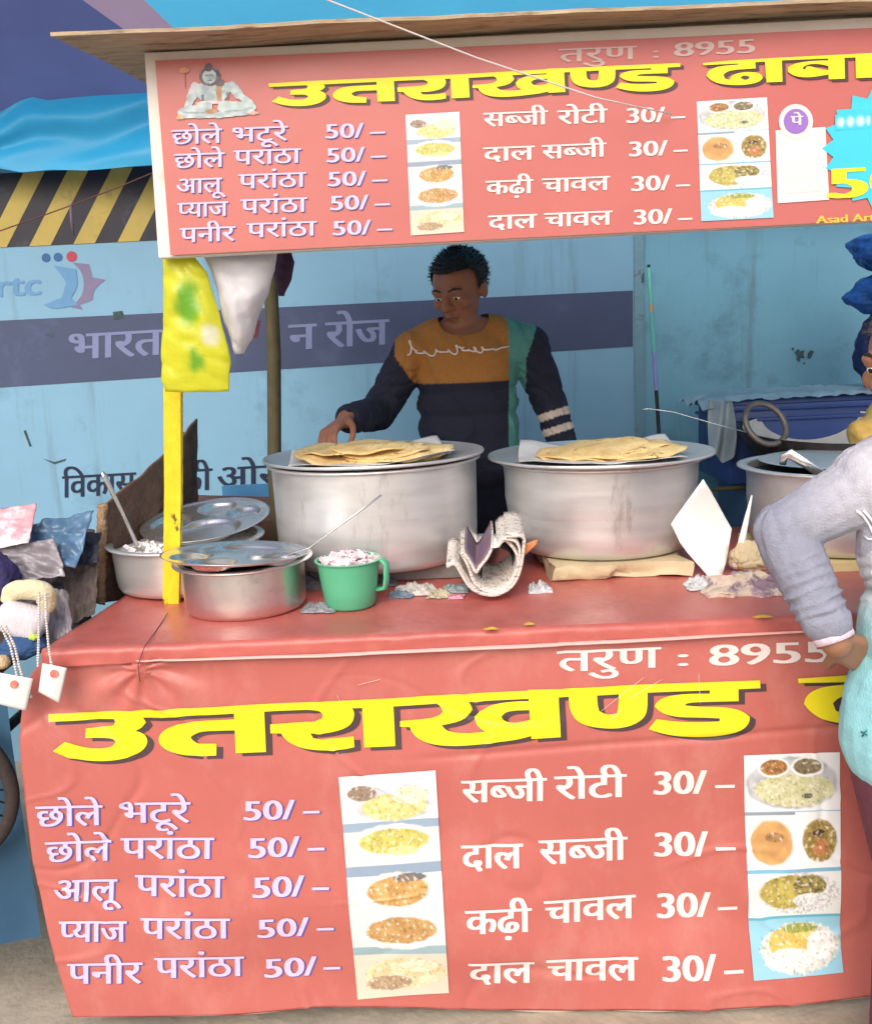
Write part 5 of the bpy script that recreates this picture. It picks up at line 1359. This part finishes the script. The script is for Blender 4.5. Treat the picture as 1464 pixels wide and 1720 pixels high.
def vcol(p):
    dL, tL = seg_dist(p, eL, wL2); dU, tU = seg_dist(p, sL, eL)
    dR1, _ = seg_dist(p, sR, eR); dR2, _ = seg_dist(p, eR, wR2)
    if p.x > xarmL(p.z):
        if dL < .09 and (0.20 < tL < 0.32 or 0.46 < tL < 0.58): return CREAM
        return NAVY
    if p.x < x_l or (dR2 < .07) or (dR1 < .075 and p.z < z_m + .03 and p.x < x_l + .03): return NAVY
    if p.x > lerp(x_t, x_t2, sm(z_m, v(0, 760).z, p.z)): return TEAL
    if p.z > z_m + .10 * sm(v(700, 600).x, x_l - .02, p.x) - .0 and p.x > x_l: return MUST
    return NAVY
so_ = part('sweatshirt', bm, M_cloth, vend); colour_mesh(so_, vcol)
# script across the chest, laid on the cloth
tmp = bmesh.new(); tmp.from_mesh(so_.data); bvh = BVHTree.FromBMesh(tmp); tmp.free(); vo = ORG[vend.name]
def onshirt(px, py):
    d = ray(px, py).normalized(); h = bvh.ray_cast(CAM - vo, d)
    return (h[0] + vo - d * .004) if h[0] else at(px, py, VY - .13)
wr_pts = []
for i in range(150):
    t = i / 149; px = 684 + 142 * t; amp = 9 * (1 - .3 * t)
    wr_pts.append(onshirt(px + 4.0 * math.sin(t * 64 + 3 * math.sin(t * 9)), 594 - 8 * t + amp * .8 * math.sin(t * 64 + 3 * math.sin(t * 9) + 1.0) * (.55 + .45 * math.sin(t * 23 + 1)) - 16 * math.exp(-((t - .05) / .04) ** 2) - 9 * math.exp(-((t - .62) / .03) ** 2)))
for px, py in ((832, 588), (842, 584), (855, 582)): wr_pts.append(onshirt(px, py))
part('script_lettering', tube(wr_pts, .0030, 6), mat('cream_print', S(226, 214, 204), rough=.7), so_)
# low platform the vendor stands on
single('standing_plank', box((pel.x, VY + .02, .08), (.7, .42, .16), bevel=.006), M_dwood, 'low wooden block under the feet of the vendor', 'plank', smooth=False)

# ---- customer in front, hand on hip, half out of the picture
PY = -0.24
def p(px, py, dy=0.0): return at(px, py, PY + dy)
ph = p(1540, 608, -.02); k_p = .112
man = thing('person', 'person in a pale grey and aqua shirt with hand on hip at the right edge', 'person', (p(1600, 900).x, PY, 0))
Rp = Matrix.Rotation(math.radians(180 - 64), 3, 'Z') @ Matrix.Rotation(math.radians(-6), 3, 'X')
psR, peR, pwR = p(1464, 812, .02), p(1316, 888, .05), p(1404, 1080, -.02)
psL = p(1790, 790, .04); peL = p(1880, 950, .05); pwL = p(1860, 1120, .02)
pche = p(1615, 900); pbel = p(1600, 1060); ppel = p(1590, 1230); 
def pbody(g=0.0):
    bm = ell_bm(pche, (.165 + g, .115 + g, .17 + g), None, None, 28)
    bm = ell_bm(pbel, (.150 + g, .11 + g, .16 + g), None, bm, 28)
    bm = ell_bm(ppel, (.165 + g, .115 + g, .13 + g), None, bm, 28)
    nk = p(1590, 745)
    return chain([(psR, .055 + g), (nk, .062 + g), (psL, .055 + g)], bm)
bm = pbody(); bm = head_prims(ph, Rp, k_p, bm)
bm = chain([(p(1585, 790), .06), (p(1560, 720), .056), (ph + Vector((0, 0, -.06)), .055)], bm)
bm = chain([(psR, .05), (peR, .042), (pwR, .029)], bm); bm = chain([(psL, .05), (peL, .042), (pwL, .029)], bm)
bm = hand(bm, pwR + Vector((0, 0, 0)), (p(1474, 1112, .03) - pwR), Vector((.2, .9, .15)), -1, .18, .4)
bm = hand(bm, pwL, Vector((0, -.1, -1)), Vector((-1, 0, 0)), 1, .17, .4)
legs = []
for s in (-1, 1):
    hx = ppel + Vector((s * .085, 0, -.05)); kn = Vector((ppel.x + s * .09 + .04, PY - .01, .48)); an = Vector((ppel.x + s * .10 + .05, PY + .02, .085)); legs.append((hx, kn, an))
    bm = chain([(hx, .085), (kn, .055), (an, .038)], bm); bm = chain([(an + Vector((0, .02, -.045)), .038), (an + Vector((0, -.14, -.055)), .03)], bm)
part('body', remesh(bm, .0048, 4), M_skin2, man)
eyes(man, ph, Rp, k_p)
M_ghair = mat('greying_hair', S(84, 80, 80), rough=0.6, var=0.4, scale=70, bump=0.6, bscale=160)
hair(man, ph, Rp, k_p, M_ghair, .52, 8, 3000, .11)
bm = ell_bm(ppel + Vector((0, 0, -.02)), (.175, .125, .15))
for hx, kn, an in legs: bm = chain([(hx, .10), (kn, .075), (an, .06)], bm)
part('trousers', remesh(bm, .008, 4), mat('maroon_trousers', S(104, 56, 72), rough=0.9, var=0.12, scale=40, bump=.4, bscale=150), man)
for hx, kn, an in legs:
    part('shoe', remesh(chain([(an + Vector((0, .03, -.042)), .046), (an + Vector((0, -.15, -.052)), .036)]), .008, 3), M_dark, man)
# long sleeved shirt
bm = pbody(.022)
bm = ell_bm(ppel + Vector((-.005, 0, .03)), (.196, .145, .24), None, bm, 28)
bm = ell_bm(ppel + Vector((.01, 0, .14)), (.178, .135, .2), None, bm, 28)
w2 = lerp(peR, pwR, .80)
bm = chain([(psR, .068), (lerp(psR, peR, .5), .062), (peR, .054), (lerp(peR, w2, .5), .052), (w2, .047)], bm); bm = chain([(psL, .075), (peL, .066), (pwL, .05)], bm)
bm = remesh(bm, .0036, 5)
zcut = p(1430, 1322).z
bmesh.ops.delete(bm, geom=[q for q in bm.verts if q.co.z < zcut + .012 * math.sin(q.co.x * 26)], context='VERTS')
bmesh.ops.delete(bm, geom=[q for q in bm.verts if (q.co - (p(1580, 716))).length < .085], context='VERTS')
folds(bm, [peR, w2], .0048, 300, 1); folds(bm, [psR, peR], .0009, 26, 4)
for q in bm.verts:
    n = mnoise.noise(Vector((q.co.x * 8 + q.co.z * 5, q.co.y * 8, q.co.z * 6))) * .008 + mnoise.noise(q.co * 18) * .003
    q.co += (q.co - Vector((pche.x, PY, q.co.z))).normalized() * n
GRY, PALE, AQUA = S(142, 145, 162), S(206, 208, 214), S(146, 208, 218)
z1, z2 = p(1440, 1090).z, p(1440, 960).z
def pcol(q):
    d1, t1 = seg_dist(q, psR, peR); d2, t2 = seg_dist(q, peR, w2)
    if d2 < .085 and q.x < p(1432, 1000).x and d2 < d1: return GRY
    if d1 < .11 and q.x < psR.x: return mixc(S(192, 192, 202), GRY, t1)  # sleeve lit at the shoulder, shaded towards the forearm, painted into the colour
    tt = sm(z2, z1, q.z + .02 * mnoise.noise(q * 60) + .02 * mnoise.noise(q * 25))
    return mixc(mixc(S(200, 198, 210), PALE, sm(pche.z + .1, pche.z - .05, q.z)), AQUA, tt)
so2 = part('shirt', bm, M_cloth, man); colour_mesh(so2, pcol)
tmp = bmesh.new(); tmp.from_mesh(so2.data); bvh2 = BVHTree.FromBMesh(tmp); tmp.free(); mo = ORG[man.name]
def onman(px, py, lift=.004):
    d = ray(px, py).normalized(); h = bvh2.ray_cast(CAM - mo, d)
    return (h[0] + mo - d * lift) if h[0] else None
M_wp = mat('white_shirt_print', S(236, 236, 240), rough=.7)
for ln in ([(1438, 858), (1448, 866), (1458, 880), (1466, 896), (1476, 910)], [(1450, 858), (1462, 872), (1474, 890)], [(1450, 900), (1458, 906), (1468, 905)]):
    pp = [onman(*q) for q in ln]; pp = [q for q in pp if q is not None]
    if len(pp) > 1: part('chest_print', tube(pp, .0024, 6), M_wp, so2)
for c0 in ((1450, 1232),):
    a = onman(c0[0] - 5, c0[1] - 3); b = onman(c0[0] + 5, c0[1] + 3); c_ = onman(c0[0] - 3, c0[1] + 5); d_ = onman(c0[0] + 4, c0[1] - 5)
    if a and b and c_ and d_: part('small_motif', tube([c_, d_], .0014, 6, tube([a, b], .0014, 6)), mat('teal_print', S(30, 110, 120), rough=.7), so2)
# bracelet and watch at the wrist
fa = (pwR - peR).normalized()
def ringband(c, r, wd, th=.003):
    M_ = fa.to_track_quat('Z', 'Y').to_matrix()
    return lathe([(r, -wd), (r + th, -wd), (r + th, wd), (r, wd), (r, -wd)], c, 40, M_)
part('bracelet', ringband(lerp(peR, pwR, .93), .0345, .010), mat('pink_white_thread', S(226, 206, 222), rough=.8, var=.2, scale=120), man)

# ------------------------------------------------------------------ neighbouring cart at the left with trinkets
ZN = at(10, 1100, 0.02).z
nb_ = thing('trinket_cart', 'blue trinket cart with a spoked wheel at the left edge', 'cart', (-1.15, .3, 0))
M_bcl = mat('blue_cart_cloth', S(48, 84, 112), rough=0.75, var=0.15, scale=4, bump=0.1)
xr = at(26, 1250, .06).x
part('table', box((xr - .47, .42, ZN - .03), (.94, .78, .04)), M_dwood, nb_, smooth=False)
def clf(u, v_):
    x = lerp(xr - .95, xr - .005, u); z = lerp(ZN - .012, .22, v_)
    return Vector((x, .055 + .012 * math.sin(x * 30) * v_ + .01 * mnoise.noise(Vector((x * 5, z * 5, 0))), z))
part('cloth_front', sheet(60, 30, clf), M_bcl, nb_)
for (x, y) in ((xr - .9, .14), (xr - .9, .76), (xr - .12, .76)): part('leg', box((x, y, (ZN - .05) / 2), (.05, .05, ZN - .05)), M_dwood, nb_, smooth=False)
M_tyre = mat('worn_tyre', S(58, 48, 46), rough=.85, var=.25, scale=30, bump=.3)
wc = at(-108, 1332, -.0); wr_ = abs(at(28, 1332, 0).x - wc.x)
wh = part('wheel', lathe([(wr_ - .02, -.014), (wr_ - .004, -.016), (wr_ + .004, -.008), (wr_ + .006, 0), (wr_ + .004, .008), (wr_ - .004, .016), (wr_ - .02, .014), (wr_ - .02, -.014)], wc, 72, Matrix.Rotation(math.pi / 2, 3, 'X')), M_tyre, nb_)
bm = None
for k in range(30):
    a = 2 * math.pi * k / 30; bm = tube([wc + Vector((.02 * math.cos(a + .5), -.01 + .02 * (k % 2), .02 * math.sin(a + .5))), wc + Vector(((wr_ - .018) * math.cos(a), 0, (wr_ - .018) * math.sin(a)))], .0022, 6, bm)
part('spokes', bm, mat('dark_spokes', S(30, 40, 56), rough=.5, metal=.4), wh)
part('hub', tube([wc + Vector((0, -.03, 0)), wc + Vector((0, .03, 0))], .024, 14), M_iron, wh, sharp=40)
part('axle', tube([wc + Vector((0, .0, 0)), wc + Vector((0, .75, 0))], .014, 10), M_iron, nb_)
part('axle_post', box((wc.x, .2, (wc.z + ZN) / 2), (.03, .03, ZN - wc.z - .04)), M_iron, nb_, smooth=False)
# goods
def heap(c4, Y0, dy, seed, amp, n=26, up=.0):
    c = [Vector((*q, 0)) for q in c4]
    def f(u, v_):
        q = bil(c, u, v_); P = at(q.x, q.y, lerp(Y0 + dy, Y0, v_))
        return P + Vector((0, -1, .6)) * amp * (mnoise.noise(Vector((u * 4, v_ * 4, seed))) + .5 * mnoise.noise(Vector((u * 10, v_ * 9, seed)))) + Vector((0, 0, up * math.sin(math.pi * u)))
    return sheet(n, n, f)
M_red_pk = mat('pink_white_packet', S(222, 130, 140), rough=.3, var=.1, scale=6, col2=S(240, 190, 196), stain=S(240, 232, 236), stain_scale=9, stain_lo=.5, stain_hi=.58)
M_bpl = mat('dusky_blue_plastic', S(90, 122, 152), rough=.25, var=.3, scale=7, stain=S(196, 204, 216), stain_scale=9, stain_lo=.6, stain_hi=.75, stretch=(1, 1, 3))
M_gpl = mat('grey_clear_plastic', S(150, 144, 150), rough=.3, var=.2, scale=12, bump=.3, bscale=30, stain=S(206, 206, 212), stain_scale=14, stain_lo=.6, stain_hi=.75)
M_pcl = mat('purple_cloth', S(56, 50, 96), rough=.85, var=.2, scale=14, bump=.4)
M_crm = mat('cream_towel', S(216, 208, 172), rough=.9, var=.06, scale=20, bump=.4, bscale=140)
M_wcl = mat('white_folded_cloth', S(214, 206, 212), rough=.85, var=.06, scale=14, bump=.3, stretch=(3, 1, 1))
M_dkc = mat('dark_goods', S(92, 82, 84), rough=.8, var=.35, scale=12, bump=.6, stain=S(48, 44, 54), stain_scale=7, stain_lo=.45, stain_hi=.6)
M_btw = mat('blue_towel', S(52, 84, 128), rough=.9, var=.15, scale=14, bump=.4)
single('goods_heap', heap([(-80, 905), (160, 890), (160, 1062), (-80, 1130)], .30, .22, 3, .05, 60), M_dkc, 'dark heap of bundled goods under the plastic packets on the trinket cart', 'goods')
single('plastic_packet', heap([(-70, 862), (62, 846), (48, 912), (-70, 934)], .24, .10, 5, .012, 24), M_red_pk, 'pink and white plastic packet at the top of the trinket cart heap', 'packet', solid=.003)
single('plastic_packet', heap([(36, 884), (158, 858), (128, 955), (20, 935)], .26, .10, 9, .018, 30), M_bpl, 'dusky blue plastic packet leaning toward the sack screen', 'packet', solid=.003)
single('plastic_packet', heap([(-40, 925), (92, 905), (110, 968), (30, 975)], .22, .05, 12, .02, 24), M_gpl, 'crumpled clear plastic packet above the cream towel', 'packet', solid=.003)
single('plastic_packet', heap([(74, 985), (112, 992), (124, 1066), (84, 1082)], .14, .06, 15, .012, 24), M_gpl, 'grey clear plastic bag beside the bead strings', 'packet', solid=.003)
single('goods_bundle', heap([(104, 952), (166, 936), (160, 1030), (112, 1052)], .30, .06, 21, .016, 30), mat('brown_grey_bundle', S(112, 100, 96), rough=.85, var=.25, scale=22, bump=.5), 'grey brown bundle at the foot of the frayed sack edge', 'bundle')
single('goods_bundle', heap([(112, 900), (170, 892), (164, 946), (118, 952)], .34, .05, 27, .014, 26), mat('slate_bundle', S(62, 66, 84), rough=.6, var=.25, scale=22, bump=.5), 'small slate blue bundle under the dusky blue packet', 'bundle')
single('purple_cloth', lump(at(-6, 975, .18), (.05, .05, .065), 4), M_pcl, 'dark purple cloth at the left edge of the trinket cart', 'cloth')
tw = [at(14, 1012, .10), at(22, 994, .10), at(50, 990, .10), at(72, 994, .10), at(80, 1010, .11), at(78, 1024, .12)]
single('towel', wobble(tube(cat3(tw), catr([.014, .018, .019, .019, .018, .012]), 18, flat=1.2), .003, 40), M_crm, 'rolled cream towel above the white folded cloth', 'towel')
single('folded_cloth', wobble(box(at(38, 1040, .10), (.105, .06, .075), Matrix.Rotation(math.radians(24), 3, 'Y'), bevel=.022), .012, 18), M_wcl, 'white folded cloth between the bead strings', 'cloth')
single('towel', lump(at(38, 1086, .08), (.055, .04, .026), 8), M_btw, 'dark blue towel under the white folded cloth', 'towel')
single('green_tag', lump(at(57, 1070, .065), (.011, .008, .008), 2), mat('lime_plastic', S(186, 216, 90), rough=.4), 'small lime green tag below the white folded cloth', 'tag')
single('beige_bead', lump(at(4, 1112, .0), (.017, .017, .016), 6, .08), mat('beige_stone', S(206, 180, 140), rough=.5), 'beige rounded stone ornament at the left edge', 'ornament')
M_bead = mat('white_beads', S(208, 204, 200), rough=.35, var=.15, scale=90)
def beads(pxs, Y, r=.0032):
    pts = [at(x, y, Y) for x, y in pxs]; bm = None
    tot = sum((b - a).length for a, b in zip(pts[:-1], pts[1:])); n = int(tot / (r * 1.75)); out = []
    for k in range(n + 1):
        s_ = tot * k / n
        for a, b in zip(pts[:-1], pts[1:]):
            L_ = (b - a).length
            if s_ <= L_ + 1e-9: out.append(lerp(a, b, s_ / L_)); break
            s_ -= L_
    for q in out: bm = ell_bm(q, (r * random.uniform(.9, 1.15), r, r * random.uniform(.8, 1)), None, bm, 8)
    return bm
M_tagw = mat('white_card_tag', S(222, 220, 218), rough=.55, var=.04, scale=9); M_tagr = mat('red_card_print', S(206, 90, 80), rough=.5, var=.2, scale=40, col2=S(226, 150, 130))
def necklace(lab, strands, quad, circ, Y):
    t = thing('bead_necklace', lab, 'necklace', at(*quad[2], Y))
    for s_ in strands: part('bead_string', beads(s_, Y), M_bead, t)
    c = [Vector((*q, 0)) for q in quad]
    cd_ = part('card_tag', sheet(10, 10, lambda u, v_: at(bil(c, u, v_).x, bil(c, u, v_).y, Y - .006 - .006 * math.sin(3 * u))), M_tagw, t, solid=.0012)
    part('printed_circle', poly_bm([disc_px(*circ, 7, 16)], lambda a, b, o: at(a, b, Y - .0145 - o), 0, grid=0), M_tagr, cd_)
necklace('white bead necklace with a card tag, hanging in front of the red banner corner', [[(66, 995), (66, 1040), (65, 1085), (64, 1118)], [(77, 998), (78, 1040), (82, 1085), (88, 1124), (108, 1138)]], [(72, 1114), (113, 1122), (100, 1181), (65, 1162)], (91, 1132), -.05)
necklace('white bead necklace with a card tag at the left picture edge', [[(2, 1052), (18, 1085), (24, 1110), (30, 1142)], [(10, 1052), (26, 1088), (33, 1120), (42, 1148), (52, 1170)]], [(0, 1130), (56, 1140), (44, 1194), (-12, 1180)], (24, 1150), -.05)
